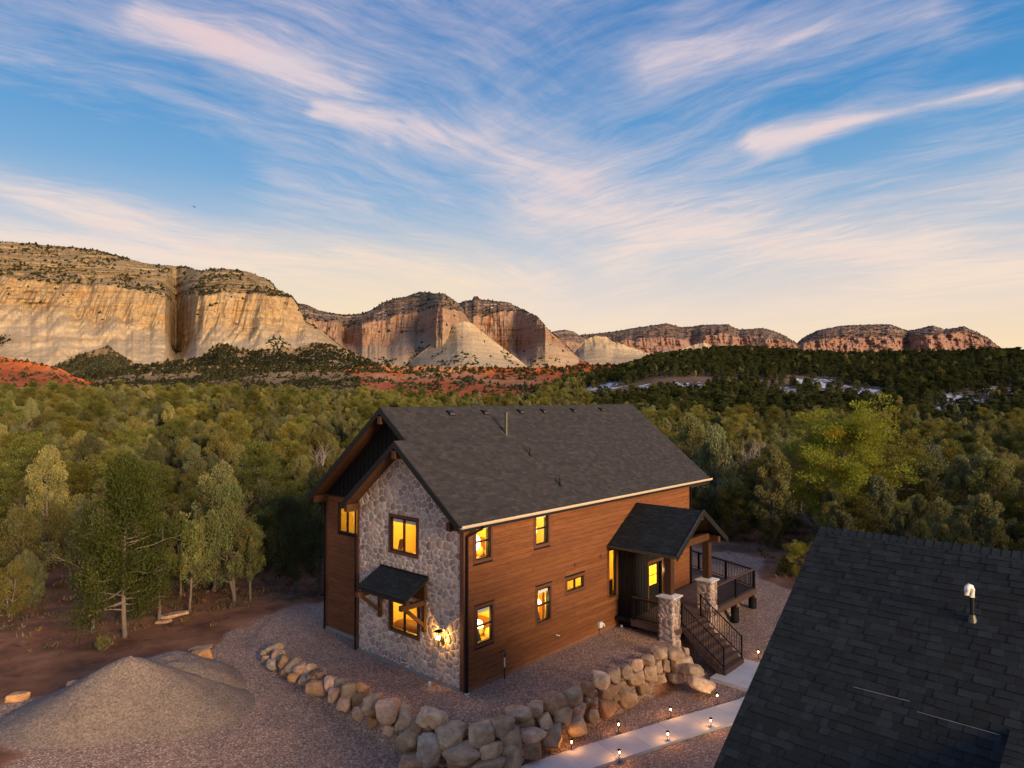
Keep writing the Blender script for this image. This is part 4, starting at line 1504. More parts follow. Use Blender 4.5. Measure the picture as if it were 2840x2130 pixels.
to_r = lambda a, o, z: (a, -o, z)
to_s = lambda a, o, z: (-o, a, z)
to_l = lambda a, o, z: (H_S - o, a, z)
for k in ('UW1', 'UW2', 'LW1', 'LW2'):
    window(house, WIN_R[k], to_r, True, blind=.17)
window(house, WIN_R['SW'], to_r, False, slider=True)
window(house, WIN_R['TW'], to_r, False)
window(house, SW_UP, to_s, False, slider=True, blind=.15)
window(house, SW_LO, to_s, False, slider=True)
window(house, LWN, to_l, False, slider=True, casing=False, mull=7.9)


# --- lit rooms behind the glass
def room(u0, u1, v0, v1, z0, z1, open_side, power, lpos=None):
    mb = MB()
    P8 = [(u0, v0, z0), (u1, v0, z0), (u1, v1, z0), (u0, v1, z0), (u0, v0, z1), (u1, v0, z1), (u1, v1, z1), (u0, v1, z1)]
    faces = {'top': (4, 7, 6, 5), '-v': (0, 4, 5, 1), '+u': (1, 5, 6, 2), '+v': (2, 6, 7, 3), '-u': (3, 7, 4, 0)}
    for k, f_ in faces.items():
        if k != open_side:
            mb.add([P8[i] for i in f_], [(0, 1, 2, 3)])
    ro = mb.build('room', M['wall_paint'], house)
    MB().add([P8[i] for i in (0, 1, 2, 3)], [(0, 1, 2, 3)]).build('room_floor', M['room_floor'], ro)
    add_room_light(ro, lpos or ((u0 + u1) / 2, (v0 + v1) / 2, z1 - .45), power)
    return ro


def bedroom(ro, u1, z0, v0=.7, v1=2.3):
    MB().box((u1 - .09, v0, z0), (u1 - .02, v1, z0 + 1.35)).build('headboard', M['headboard'], ro)
    MB().box((u1 - 1.75, v0 + .05, z0 + .1), (u1 - .1, v1 - .05, z0 + .66)).build('bed', M['bedding'], ro)
    for k in (0, 1):
        MB().sphere((u1 - .32, v0 + .45 + .72 * k, z0 + .88), (.14, .33, .24)).build('pillow', M['curtain'], ro, True)


def table_lamp(ro, u, v, z):
    MB().tube([(u, v, z), (u, v, z + .15), (u, v, z + .22)], [.21, .17, .10], 14).build('table_lamp', M['shade'], ro, True)
    MB().tube([(u, v, z - .85), (u, v, z - .5), (u, v, z - .2), (u, v, z)], [.11, .14, .05, .03], 12).build('lamp_base', M['galv'], ro, True)
    MB().box((u - .25, v - .22, z - 1.75), (u + .3, v + .25, z - .85)).build('nightstand', M['headboard'], ro)


r1 = room(.16, 2.9, .125, 2.4, 3.42, 5.9, '-v', 100)
bedroom(r1, 2.9, 3.42)
MB().sphere((1.22, .62, 5.0), (.17, .17, .28), 12, 9).build('pendant_lamp', M['shade'], r1, True)
MB().tube([(1.22, .62, 5.27), (1.22, .62, 5.9)], .008, 5).build('lamp_cord', M['black_metal'], r1)
r2 = room(3.3, 6.4, .125, 2.4, 3.42, 5.9, '-v', 100)
MB().sphere((4.50, .60, 5.0), (.15, .15, .27), 12, 9).build('pendant_lamp', M['shade'], r2, True)
MB().tube([(4.50, .60, 5.26), (4.50, .60, 5.9)], .008, 5).build('lamp_cord', M['black_metal'], r2)
MB().box((6.33, 1.05, 3.42), (6.395, 2.0, 5.45)).build('room_door', M['door_in'], r2)
MB().box((6.31, 1.2, 4.5), (6.33, 1.85, 5.2)).box((6.31, 1.2, 3.6), (6.33, 1.85, 4.3)).build('door_panel', M['door_in'], r2)
r3 = room(.16, 2.9, .125, 2.5, .3, 2.95, '-v', 100)
bedroom(r3, 2.9, .3)
table_lamp(r3, 1.12, .42, 1.98)
r4 = room(3.3, 5.7, .125, 2.4, .3, 2.95, '-v', 100)
table_lamp(r4, 4.47, .40, 2.02)
MB().box((5.55, 1.0, .3), (5.695, 1.18, 2.9)).box((5.55, 1.95, .3), (5.695, 2.1, 2.9)).build('door_jamb', M['headboard'], r4)
MB().box((4.9, 2.35, 1.6), (5.5, 2.395, 2.4)).build('picture', M['headboard'], r4)
r5 = room(5.75, 8.2, .125, 2.0, .6, 2.95, '-v', 60)
MB().box((7.6, 1.9, .6), (8.15, 1.99, 2.9)).build('cabinet', M['headboard'], r5)
r6 = room(8.5, 11.6, .125, 3.0, .35, 3.7, '-v', 100, (9.9, 1.4, 3.2))
MB().box((9.9, .8, .35), (11.2, 1.7, 1.25)).build('sofa', M['bedding'], r6)
MB().box((11.5, .3, 1.9), (11.59, 1.3, 2.9)).build('picture', M['headboard'], r6)
MB().box((9.6, .35, .35), (9.9, .6, 2.0)).build('cabinet', M['headboard'], r6)
r7 = room(.145, 2.6, 2.46, 5.6, 3.42, 5.9, '-u', 100)
MB().box((2.55, 4.62, 3.42), (2.595, 5.45, 5.5)).build('room_door', M['door_in'], r7)
MB().box((2.535, 4.75, 4.5), (2.55, 5.32, 5.25)).box((2.535, 4.75, 3.6), (2.55, 5.32, 4.35)).build('door_panel', M['door_in'], r7)
MB().bar((.62, 4.42, 3.9), (.66, 4.22, 4.72), .24, .06).build('chair_back', M['beam'], r7)
r8 = room(.145, 2.6, 2.56, 5.6, .3, 2.95, '-u', 100)
MB().sphere((.9, 4.15, 1.15), (.5, .8, .30), 12, 8).build('sofa_back', M['beam'], r8, True)
for k in (4.5, 5.05):
    MB().box((2.55, k, .3), (2.595, k + .52, 2.5)).build('cupboard_door', M['door_in'], r8)
r9 = room(H_S + .13, 4.2, 6.25, 9.2, 3.42, 5.95, '-u', 110)
MB().box((2.4, 8.75, 3.42), (3.0, 9.18, 5.5)).build('wardrobe', M['headboard'], r9)
MB().box((4.12, 8.0, 4.4), (4.19, 8.8, 5.2)).build('picture', M['headboard'], r9)
for ro_, a, zz0, zz1 in ((r1, 1.42, 4.5, 5.75), (r2, 4.78, 4.5, 5.75), (r4, 4.9, 1.4, 2.8)):
    mb = MB()
    for k in range(5):
        mb.tube([(a - .10 + .04 * k, .20 + .02 * (k % 2), zz0), (a - .10 + .04 * k, .20 + .02 * (k % 2), zz1)], .022, 6)
    mb.build('curtain', M['curtain'], ro_, True)

# --- small fittings on the long wall
for u, z in ((6.5, 3.33), (8.38, 3.36)):
    mb = MB().box((u - .07, -.05, z - .085), (u + .07, -.022, z + .085))
    for k in range(4):
        mb.box((u - .06, -.066, z - .075 + k * .04), (u + .06, -.05, z - .055 + k * .04))
    mb.build('wall_vent', M['trim'], house)
jb = MB().box((8.13, -.14, .28), (8.37, -.026, .52)).build('service_box', M['white'], house)
MB().tube([(8.36, -.10, .44), (8.46, -.14, .38), (8.47, -.15, .28)], .04, 8).build('elbow', M['white'], jb)
MB().tube([(8.22, -.06, .28), (8.22, -.06, -.05)], .012, 6).build('conduit', M['black_metal'], jb)
MB().tube([(5.2, -.02, .73), (5.3, -.14, .69)], .022, 8).build('drain_stub', M['white'], house)

# --- awning over the lower front window
aw = empty('awning', (0, 0, 0), 0)
aw.parent = house
ar = MB()
A0, A1 = 1.86, 4.72
ar.hexa([(-.02, A0, 3.60), (-1.12, A0, 3.02), (-1.12, A1, 3.02), (-.02, A1, 3.60), (-.02, A0, 3.70), (-1.12, A0, 3.12), (-1.12, A1, 3.12), (-.02, A1, 3.70)])
awr = ar.build('awning_roof', M['fascia'], aw)
sl = math.hypot(1.10, .58)
shingle_rows(awr, sl, lambda s: (0, A1 - A0 + .02), (-1.13, A1 + .01, 3.125), (0, -1, 0), (1.10 / sl, 0, .58 / sl), (-.58 / sl, 0, 1.10 / sl), M['shingle_dark'], 60, 31, GREY, near_cam)
MB().box((-.05, A0 - .02, 3.68), (-.005, A1 + .02, 3.78)).build('wall_flashing', M['black_metal'], aw)
for v in (2.03, 4.66):
    br = MB()
    br.box((-.14, v - .085, 1.73), (-.045, v + .085, 2.86)).build('bracket_post', M['beam'], aw)
    MB().box((-1.2, v - .08, 2.72), (-.14, v + .08, 2.90)).build('bracket_arm', M['beam'], aw)
    MB().bar((-.12, v, 1.98), (-.98, v, 2.74), .12, .12).build('bracket_brace', M['beam'], aw)
MB().box((-1.0, A0 + .05, 2.90), (-.86, A1 - .05, 3.06)).build('purlin', M['beam'], aw)
MB().box((-.16, A0 + .05, 2.90), (-.05, A1 - .05, 3.40)).build('ledger', M['beam'], aw)

# --- lantern on the stone wall
lan = empty('wall_lantern', W(-.2, 1.08, 1.48), YAW, 'black square glass lantern glowing on the stone wall', 'wall lantern')
fr = MB()
s = .115
for a in (-s, s):
    for b in (-s, s):
        fr.box((a - .009, b - .009, 0), (a + .009, b + .009, .5))
for z in (0, .5):
    for a in (-s, s):
        fr.box((a - .009, -s, z - .008), (a + .009, s, z + .008)).box((-s, a - .009, z - .008), (s, a + .009, z + .008))
fr.build('frame', M['black_metal'], lan)
MB().add([(-s - .03, -s - .03, .505), (s + .03, -s - .03, .505), (s + .03, s + .03, .505), (-s - .03, s + .03, .505), (0, 0, .60)], [(0, 1, 4), (1, 2, 4), (2, 3, 4), (3, 0, 4), (3, 2, 1, 0)]).build('cap', M['black_metal'], lan)
MB().box((.115, -.07, .1), (.16, .07, .40)).box((.09, -.02, .52), (.165, .02, .56)).build('back_plate', M['black_metal'], lan)
for (a, b, z) in ((-.04, .045, .27), (-.04, -.045, .26), (.03, 0, .30)):
    bo = MB().sphere((a, b, z), (.028, .028, .042), 8, 6).build('bulb', M['bulb'], lan, True)
    MB().tube([(a, b, .02), (a, b, z - .04)], .01, 6).build('candle', M['galv'], bo)
for a, b, c, d in ((-s, -s, -s, s), (-s, s, s, s), (-s, -s, s, -s)):
    MB().add([(a, b, .01), (c, d, .01), (c, d, .49), (a, b, .49)], [(0, 1, 2, 3)]).build('pane', M['glass'], lan)
add_room_light(lan, (-.02, 0, .34), 38, .04, (1, .50, .09))

# ------------------------------------------------------------------ porch, deck, steps
DZ = .55
porch = empty('porch', (CX, CY, 0), YAW, 'gabled entry porch with dark shingle roof on two stone pillars', 'porch')
VF = -.9
PU = 11.35
vb = MB()
vb.box((9.8, VF, -.15), (9.9, -.028, 3.9)).box((9.9, VF, -.15), (10.98, VF + .1, 3.9)).box((12.15, VF, -.15), (12.9, VF + .1, 3.9)).box((10.98, VF, 2.68), (12.15, VF + .1, 3.9)).box((12.8, VF + .1, -.15), (12.9, -.028, 3.9))
vb.box((10.98, VF, .3), (12.15, VF + .1, .58))
vb.prism([(9.8, VF, 3.9), (12.9, VF, 3.9), (PU, VF, 5.0)], (0, .1, 0))
vw = vb.build('entry_wall', M['black_wood'], porch)
for k in range(4):
    v = VF + .06 + k * .24
    MB().box((9.778, v, -.1), (9.8, v + .05, 3.86)).build('batten', M['black_wood'], vw)
for k in range(13):
    u = 9.86 + k * .245
    if u < 10.86 or u > 12.25:
        MB().box((u, VF - .022, -.1), (u + .05, VF, 3.9)).build('batten', M['black_wood'], vw)
dr = MB()
dr.box((11.02, VF + .14, .58), (12.11, VF + .19, 2.66))
door = dr.build('front_door', M['black_wood'], porch)
gz = (11.24, 11.90, 1.62, 2.52)
for (a, b, c, d) in ((11.02, 11.24, .9, 2.66), (11.90, 12.11, .9, 2.66), (11.24, 11.9, 2.52, 2.66), (11.24, 11.9, 1.36, 1.62)):
    MB().box((a, VF + .115, c), (b, VF + .138, d)).build('door_rail', M['black_wood'], door)
lite = M['lit_glass'] = emitter('lit_door_glass', srgb(255, 196, 40), .95)
MB().box((gz[0], VF + .125, gz[2]), (gz[1], VF + .137, gz[3])).build('door_glass', lite, door)
um, zm = (gz[0] + gz[1]) / 2, (gz[2] + gz[3]) / 2
MB().box((um - .015, VF + .112, gz[2]), (um + .015, VF + .1245, gz[3])).build('muntin', M['black_wood'], door)
MB().box((gz[0], VF + .112, zm - .015), (um - .016, VF + .1245, zm + .015)).box((um + .016, VF + .112, zm - .015), (gz[1], VF + .1245, zm + .015)).build('muntin', M['black_wood'], door)
MB().box((11.2, VF + .118, .78), (11.94, VF + .137, 1.24)).build('door_panel', M['black_wood'], door)
MB().sphere((12.03, VF + .09, 1.52), .03, 8, 6).build('handle', M['galv'], door, True)
for a, b in (((10.86, VF - .03, .56), (10.98, VF, 2.68)), ((12.15, VF - .03, .56), (12.27, VF, 2.68)), ((10.84, VF - .035, 2.68), (12.29, VF, 2.82))):
    MB().box(a, b).build('door_casing', M['beam'], porch)
MB().box((11.0, VF - .06, .56), (12.13, VF + .12, .60)).build('threshold', M['galv'], porch)

sco = empty('wall_sconce', W(12.52, VF - .06, 2.12), YAW, 'small lit lamp beside the front door under the porch roof', 'wall lamp')
MB().box((-.05, .02, -.10), (.05, .06, .22)).build('back_plate', M['black_metal'], sco)
MB().tube([(0, -.02, -.06), (0, -.02, .10)], .03, 8).build('bulb', M['bulb'], sco)
fr = MB()
for a in (-.06, .06):
    fr.box((a - .006, -.086, -.1), (a + .006, -.074, .2))
fr.box((-.07, -.09, .2), (.07, .02, .22)).box((-.07, -.09, -.115), (.07, .02, -.1))
fr.build('frame', M['black_metal'], sco)
add_room_light(sco, (0, -.10, .05), 14, .04, (1, .58, .2))

pr = MB()
PE, PRZ, PEZ, PV = 2.42, 5.37, 3.78, -3.45
pp = (PRZ - PEZ) / PE
for sgn in (-1, 1):
    a = (PU, -.03, PRZ)
    q = [(PU, PV, PRZ), (PU, -.03, PRZ), (PU + sgn * PE, -.03, PEZ), (PU + sgn * PE, PV, PEZ)]
    if sgn > 0:
        q = q[::-1]
    slab(pr, q, .12)
pro = pr.build('porch_roof', M['fascia'], porch)
ps = math.hypot(1, pp)
shingle_rows(pro, PE * ps, lambda s_: (0, -PV - .03), (PU - PE, -.03, PEZ + .004), (0, -1, 0), (1 / ps, 0, pp / ps), (-pp / ps, 0, 1 / ps), M['shingle_dark'], 140, 41, GREY, near_cam)
shingle_rows(pro, PE * ps, lambda s_: (0, -PV - .03), (PU + PE, PV, PEZ + .004), (0, 1, 0), (-1 / ps, 0, pp / ps), (pp / ps, 0, 1 / ps), M['shingle_dark'], 0, 42, GREY, near_cam)
for sgn in (-1, 1):
    MB().hexa([(PU, PV - .04, PRZ - .2), (PU, PV - .002, PRZ - .2), (PU + sgn * (PE + .03), PV - .002, PEZ - .2), (PU + sgn * (PE + .03), PV - .04, PEZ - .2),
               (PU, PV - .04, PRZ + .03), (PU, PV - .002, PRZ + .03), (PU + sgn * (PE + .03), PV - .002, PEZ + .01), (PU + sgn * (PE + .03), PV - .04, PEZ + .01)]).build('rake_board', M['fascia'], porch)
    MB().hexa([(PU, PV - .05, PRZ + .031), (PU, PV + .02, PRZ + .031), (PU + sgn * (PE + .03), PV + .02, PEZ + .012), (PU + sgn * (PE + .03), PV - .05, PEZ + .012),
               (PU, PV - .05, PRZ + .05), (PU, PV + .02, PRZ + .05), (PU + sgn * (PE + .03), PV + .02, PEZ + .03), (PU + sgn * (PE + .03), PV - .05, PEZ + .03)]).build('drip_edge', M['galv'], porch)
MB().box((PU - PE - .10, PV + .02, PEZ - .11), (PU - PE - .005, -.04, PEZ - .01)).build('porch_gutter', M['galv'], porch)
# timber under the porch roof
MB().box((PU - .09, PV + .05, PRZ - .40), (PU + .09, VF - .01, PRZ - .16)).build('ridge_beam', M['beam'], porch)
for sgn in (-1, 1):
    MB().box((PU + sgn * 1.78 - .10, PV + .10, 3.72), (PU + sgn * 1.78 + .10, VF - .03, 3.98)).build('side_beam', M['beam'], porch)
MB().box((PU - 1.66, -2.92, 3.78), (PU + 1.66, -2.72, 4.08)).build('cross_beam', M['beam'], porch)
PILL = []
for uc in (9.575, 13.125):
    vc = -2.74
    MB().box((uc - .155, vc - .155, 1.98), (uc + .155, vc + .155, 3.70)).build('porch_post', M['post'], porch)
    pl = MB().box((uc - .30, vc - .30, -1.2), (uc + .30, vc + .30, 1.86)).build('stone_pillar', M['mortar'], porch)
    MB().hexa([(uc - .42, vc - .42, 1.86), (uc + .42, vc - .42, 1.86), (uc + .42, vc + .42, 1.86), (uc - .42, vc + .42, 1.86), (uc - .42, vc - .42, 1.91), (uc + .42, vc - .42, 1.91), (uc + .42, vc + .42, 1.91), (uc - .42, vc + .42, 1.91)]).add(
        [(uc - .42, vc - .42, 1.911), (uc + .42, vc - .42, 1.911), (uc + .42, vc + .42, 1.911), (uc - .42, vc + .42, 1.911), (uc - .2, vc - .2, 1.98), (uc + .2, vc - .2, 1.98), (uc + .2, vc + .2, 1.98), (uc - .2, vc + .2, 1.98)],
        [(0, 1, 5, 4), (1, 2, 6, 5), (2, 3, 7, 6), (3, 0, 4, 7), (4, 5, 6, 7)]).build('pillar_cap', M['path'], porch)
    h0 = -.9
    outl = [(-.345, h0), (.345, h0), (.345, 1.85), (-.345, 1.85)]
    stone_facing(pl, stone_cells(outl, .27, (), int(uc * 10)), lambda a, b, d, uc=uc, vc=vc: (uc - .30 - d, vc - a, b), .045, 40, seed=5)
    stone_facing(pl, stone_cells(outl, .27, (), int(uc * 20)), lambda a, b, d, uc=uc, vc=vc: (uc + a, vc - .30 - d, b), .045, 40, seed=6)
    stone_facing(pl, stone_cells(outl, .30, (), int(uc * 30)), lambda a, b, d, uc=uc, vc=vc: (uc + .30 + d, vc + a, b), .045, 0, seed=7)
    stone_facing(pl, stone_cells(outl, .30, (), int(uc * 40)), lambda a, b, d, uc=uc, vc=vc: (uc - a, vc + .30 + d, b), .045, 0, seed=8)

deck = empty('deck', (CX, CY, 0), YAW, 'raised brown board deck with thin black balusters round the far corner of the house', 'deck')
DV = -3.06
bw_ = .138


def far_u(v):
    return 18.0 + (v + 3.05) * .42


v = DV
g = np.random.default_rng(77)
while v < 3.4:
    ua = 9.42 if v < VF - .02 else (12.92 if v < -.1 else H_L + .06)
    ub = far_u(v)
    if not (v < -.1 and v + bw_ > -.03 and False):
        x = ua
        while x < ub - .01:
            L = 3.66 if x > ua else 1.5 + 2 * g.random()
            e = ub if ub - x - L < .6 else x + L
            t = .85 + .3 * g.random()
            if v + bw_ <= -.03 or v > -.03 or x > H_L:
                MB().box((x + .002, v, DZ - .03), (e - .002, v + bw_ - .007, DZ)).build('board', M['deck'], deck, color=(t, t, t))
            x = e
    v += bw_
MB().box((9.42, DV - .035, DZ - .28), (10.02, DV - .003, DZ - .031)).box((11.98, DV - .035, DZ - .28), (18.0, DV - .003, DZ - .031)).build('rim_board', M['deck'], deck)
MB().box((9.385, DV, DZ - .28), (9.418, VF - .03, DZ - .031)).build('rim_board', M['deck'], deck)
MB().hexa([(18.0, DV, DZ - .28), (18.035, DV, DZ - .28), (far_u(3.4) + .035, 3.4, DZ - .28), (far_u(3.4), 3.4, DZ - .28), (18.0, DV, DZ - .031), (18.035, DV, DZ - .031), (far_u(3.4) + .035, 3.4, DZ - .031), (far_u(3.4), 3.4, DZ - .031)]).build('rim_board', M['deck'], deck)
MB().box((9.45, DV + .02, DZ - .2), (17.9, -.12, DZ - .035)).box((H_L + .05, -.10, DZ - .2), (17.9, 3.3, DZ - .035)).build('joists', M['black_wood'], deck)


def railing(parent, p, q, post_at, top=.98, posts=True, baluster=.115, rail_m='deck'):
    p, q = Vector(p), Vector(q)
    L = (q - p).length
    d = (q - p) / L
    MB().bar(p + Vector((0, 0, top)), q + Vector((0, 0, top)), .14, .04).build('top_rail', M[rail_m], parent)
    MB().bar(p + Vector((0, 0, top - .06)), q + Vector((0, 0, top - .06)), .04, .04).build('upper_rail', M['black_metal'], parent)
    MB().bar(p + Vector((0, 0, .09)), q + Vector((0, 0, .09)), .04, .04).build('lower_rail', M['black_metal'], parent)
    for t in post_at:
        c = p + d * (t * L)
        MB().box((c.x - .05, c.y - .05, c.z - .2), (c.x + .05, c.y + .05, c.z + top - .02)).build('rail_post', M['black_metal'], parent)
    n = int(L / baluster)
    for k in range(1, n):
        c = p + d * (L * k / n)
        MB().box((c.x - .009, c.y - .009, c.z + .11), (c.x + .009, c.y + .009, c.z + top - .08)).build('baluster', M['black_metal'], parent)


RV = DV + .07
railing(deck, (13.46, RV, DZ), (17.93, RV, DZ), (.5, 1.0))
railing(deck, (17.93, RV, DZ), (far_u(3.3) - .07, 3.3, DZ), (.30, .62, 1.0))
railing(deck, (9.47, VF - .06, DZ), (9.47, -2.40, DZ), (.06, .96), rail_m='beam')
for (u, v) in ((15.7, DV + .12), (17.85, DV + .12), (18.9, .2)):
    mb = MB().tube([(u, v, -1.2), (u, v, .05)], .2, 14)
    po = mb.build('pier', M['black_wood'], deck, True)
    MB().box((u - .1, v - .1, .05), (u + .1, v + .1, DZ - .28)).build('deck_post', M['post'], deck)
mat_o = MB().box((-.42, -.27, 0), (.42, .27, .018)).build('door_mat', M['rug'])
mat_o.location = W(11.0, -1.75, DZ + .002)
mat_o.rotation_euler = (0, 0, YAW)
tag(mat_o, 'rust coloured door mat lying on the deck boards before the front door', 'door mat')

stair = empty('stairway', (CX, CY, 0), YAW, 'brown wooden steps with black iron handrails leading up to the deck', 'stairs')
S0, S1, NR, RISE, RUN = 10.06, 11.94, 8, .2, .27
zb = DZ - NR * RISE
for k in range(1, NR):
    z = DZ - k * RISE
    v1 = DV - .035 - (k - 1) * RUN
    MB().box((S0, v1 - RUN - .03, z - .04), (S1, v1 - .001, z)).build('tread', M['deck'], stair, color=(.9 + .2 * random.random(),) * 3)
    MB().box((S0 + .02, v1 - .02, z + .001), (S1 - .02, v1 - .002, z + RISE - .041)).build('riser', M['deck'], stair, color=(.75, .75, .75))
v1 = DV - .035 - (NR - 1) * RUN
MB().box((S0 + .02, v1 - .02, zb), (S1 - .02, v1 - .002, zb + RISE - .041)).build('riser', M['deck'], stair, color=(.75, .75, .75))
for u in (S0 + .03, (S0 + S1) / 2, S1 - .07):
    poly = [(u, DV - .06, DZ - .3), (u, DV - .06, DZ - RISE - .05)]
    for k in range(1, NR):
        poly += [(u, DV - .06 - (k - 1) * RUN, DZ - k * RISE - .045), (u, DV - .06 - k * RUN, DZ - k * RISE - .045)]
    poly += [(u, v1 + .01, zb), (u, v1 + .35, zb)]
    MB().prism(poly, (.04, 0, 0)).build('stringer', M['deck'], stair)
for u in (S0 + .05, S1 - .05):
    a = Vector((u, DV + .03, DZ))
    b = Vector((u, DV - .035 - (NR - 1) * RUN + .06, zb + RISE))
    hr = MB().bar(a + Vector((0, 0, .92)), b + Vector((0, 0, .92)), .04, .04).build('handrail', M['black_metal'], stair)
    MB().bar(a + Vector((0, 0, .12)), b + Vector((0, 0, .12)), .035, .035).build('lower_rail', M['black_metal'], stair)
    MB().box((u - .03, a.y - .03, a.z), (u + .03, a.y + .03, a.z + .98)).build('newel_post', M['black_metal'], stair)
    MB().box((u - .03, b.y - .03, b.z - .01), (u + .03, b.y + .03, b.z + .98)).build('newel_post', M['black_metal'], stair)
    n = 17
    for k in range(1, n):
        c = a + (b - a) * (k / n)
        MB().box((u - .008, c.y - .008, c.z + .13), (u + .008, c.y + .008, c.z + .90)).build('baluster', M['black_metal'], stair)

# ------------------------------------------------------------------ the garage whose dark roof fills the lower right corner
GA = R(46.1)
GR = np.array([math.sin(GA), -math.cos(GA), 0])
GN = np.array([-math.cos(GA), -math.sin(GA), 0])
GP = .684
G0 = at_y(2277, 1463, 14.0)
gcs = math.hypot(1, GP)
GS = (GN + np.array([0, 0, -GP])) / gcs            # down the near slope
GNRM = np.array([GN[0] * GP, GN[1] * GP, 1]) / gcs
G_RUN, G_LEN = 5.4, 12.5
garage = empty('garage', (0, 0, 0), 0, 'garage with black shingle roof and white capped vent pipe in the lower right corner', 'garage')
gp_ = lambda a, b, h=0: G0 + GR * a + GN * b + np.array([0, 0, -GP * abs(b) + h])
gm = MB()
for sgn in (1, -1):
    q = [gp_(0, 0), gp_(G_LEN, 0), gp_(G_LEN, sgn * G_RUN), gp_(0, sgn * G_RUN)]
    if sgn > 0:
        q = q[::-1]
    slab(gm, [tuple(p) for p in q], .16)
gro = gm.build('garage_roof', M['fascia'], garage)


def in_frame(p):
    y = p[1] * math.cos(PITCH) + (p[2] - CAM_H) * math.sin(PITCH)
    if y < 1:
        return False
    X = 1420 + FPX * p[0] / y
    Y = 1065 - FPX * (-p[1] * math.sin(PITCH) + (p[2] - CAM_H) * math.cos(PITCH)) / y
    return 0 < X < 2840 and 0 < Y < 2130


near_g = lambda p: p[0] ** 2 + p[1] ** 2 + (p[2] - CAM_H) ** 2 + (0 if in_frame(p) else 1e5)
gl = G_RUN * gcs
shingle_rows(gro, gl, lambda s_: (-.012 - .01 * random.random(), G_LEN), gp_(0, G_RUN, .004), GR, -GS, GNRM, M['shingle_dark'], 300, 51, GREY, near_g, expo=.143, wid=(.09, .26))
shingle_rows(gro, gl, lambda s_: (0, G_LEN), gp_(G_LEN, -G_RUN, .004), -GR, (GN + np.array([0, 0, GP])) / gcs, np.array([-GN[0] * GP, -GN[1] * GP, 1]) / gcs, M['shingle_dark'], 0, 52, GREY, near_g, expo=.143, wid=(.2, .5))
for k in range(int(G_LEN / .145)):
    mb = MB()
    t = .95 + .5 * random.random()
    x = k * .145
    for sgn in (1, -1):
        a = [gp_(x, 0, .022), gp_(x + .16, 0, .012), gp_(x + .16, sgn * .15, .012), gp_(x, sgn * .15, .022)]
        mb.hexa([tuple(p) for p in a] + [tuple(p + np.array([0, 0, .010])) for p in a], (t, t, t * 1.03))
    if x < 6.5:
        mb.build('ridge_shingle', M['shingle_dark'], gro)
for sgn in (1, -1):
    a = [gp_(-.03, 0), gp_(0, 0), gp_(0, sgn * G_RUN), gp_(-.03, sgn * G_RUN)]
    MB().hexa([tuple(p + np.array([0, 0, -.2])) for p in a] + [tuple(p + np.array([0, 0, .008])) for p in a]).build('rake_board', M['fascia'], garage)
gw = MB()
for (a0, a1, b0, b1) in ((.45, .6, -4.9, 4.9), (12, 12.15, -4.9, 4.9), (.6, 12, 4.75, 4.9), (.6, 12, -4.9, -4.75)):
    c = [G0 + GR * a + GN * b for a, b in ((a0, b0), (a1, b0), (a1, b1), (a0, b1))]
    gw.hexa([(p[0], p[1], -1.6) for p in c] + [(p[0], p[1], G0[2] - GP * 4.9 - .2) for p in c])
for a in (.45, 12):
    gw.prism([tuple(gp_(a, b, -.22)) for b in (-4.9, 0, 4.9)], tuple(GR * .15))
gw.build('garage_wall', M['siding'], garage)


def on_groof(px, py):
    r = ray(px, py)
    nrm = np.array([GN[0] * GP, GN[1] * GP, 1])
    t = ((G0 - np.array([0, 0, CAM_H])) @ nrm) / (r @ nrm)
    return np.array([0, 0, CAM_H]) + t * r


vp = on_groof(2697, 1722)
mb = MB().tube([vp - np.array([0, 0, .1]), vp + np.array([0, 0, .42])], .032, 10)
vpo = mb.build('vent_pipe', M['black_metal'], garage)
mb = MB().tube([vp + np.array(p) for p in ((0, 0, .38), (0, 0, .50), (-.02, -.004, .545), (-.055, -.01, .56), (-.085, -.016, .54), (-.095, -.018, .49), (-.095, -.018, .42))], .042, 10)
mb.build('pipe_cap', M['white'], vpo, True)
mb = MB().tube([vp - np.array([0, 0, .02]), vp + np.array([0, 0, .10])], [.075, .04], 10)
mb.build('pipe_boot', M['galv'], vpo)
for (a, b) in (((2367, 1908), (2524, 1948)), ((2545, 1977), (2772, 2041))):
    p, q = on_groof(*a), on_groof(*b)
    MB().bar(p + GNRM * .026, q + GNRM * .026, .007, .006).build('lifted_edge', M['concrete'], garage)
D0 = on_groof(2802, 2032)
dm_ = MB()
c = [D0, D0 + GR * 3.0, D0 + GR * 3.0 + GN * 3.2, D0 + GN * 3.2]
tz = [.03, .03, -.75, -.75]
top = [(p[0], p[1], D0[2] + z) for p, z in zip(c, tz)]
bot = [(p[0], p[1], D0[2] - .25 - (2.2 if i > 1 else 0)) for i, p in enumerate(c)]
dm_.hexa(bot[::-1] and [bot[0], bot[1], bot[2], bot[3]] + top)
dmo = dm_.build('dormer', M['black_wood'], garage)
dsl = math.hypot(3.2, .78)
shingle_rows(dmo, dsl, lambda s_: (0, 2.0), tuple(np.array(top[3]) + np.array([0, 0, .004])), GR, (np.array(top[0]) - np.array(top[3])) / dsl, np.array([GN[0] * .24, GN[1] * .24, .97]), M['shingle_dark'], 30, 61, GREY, near_g)

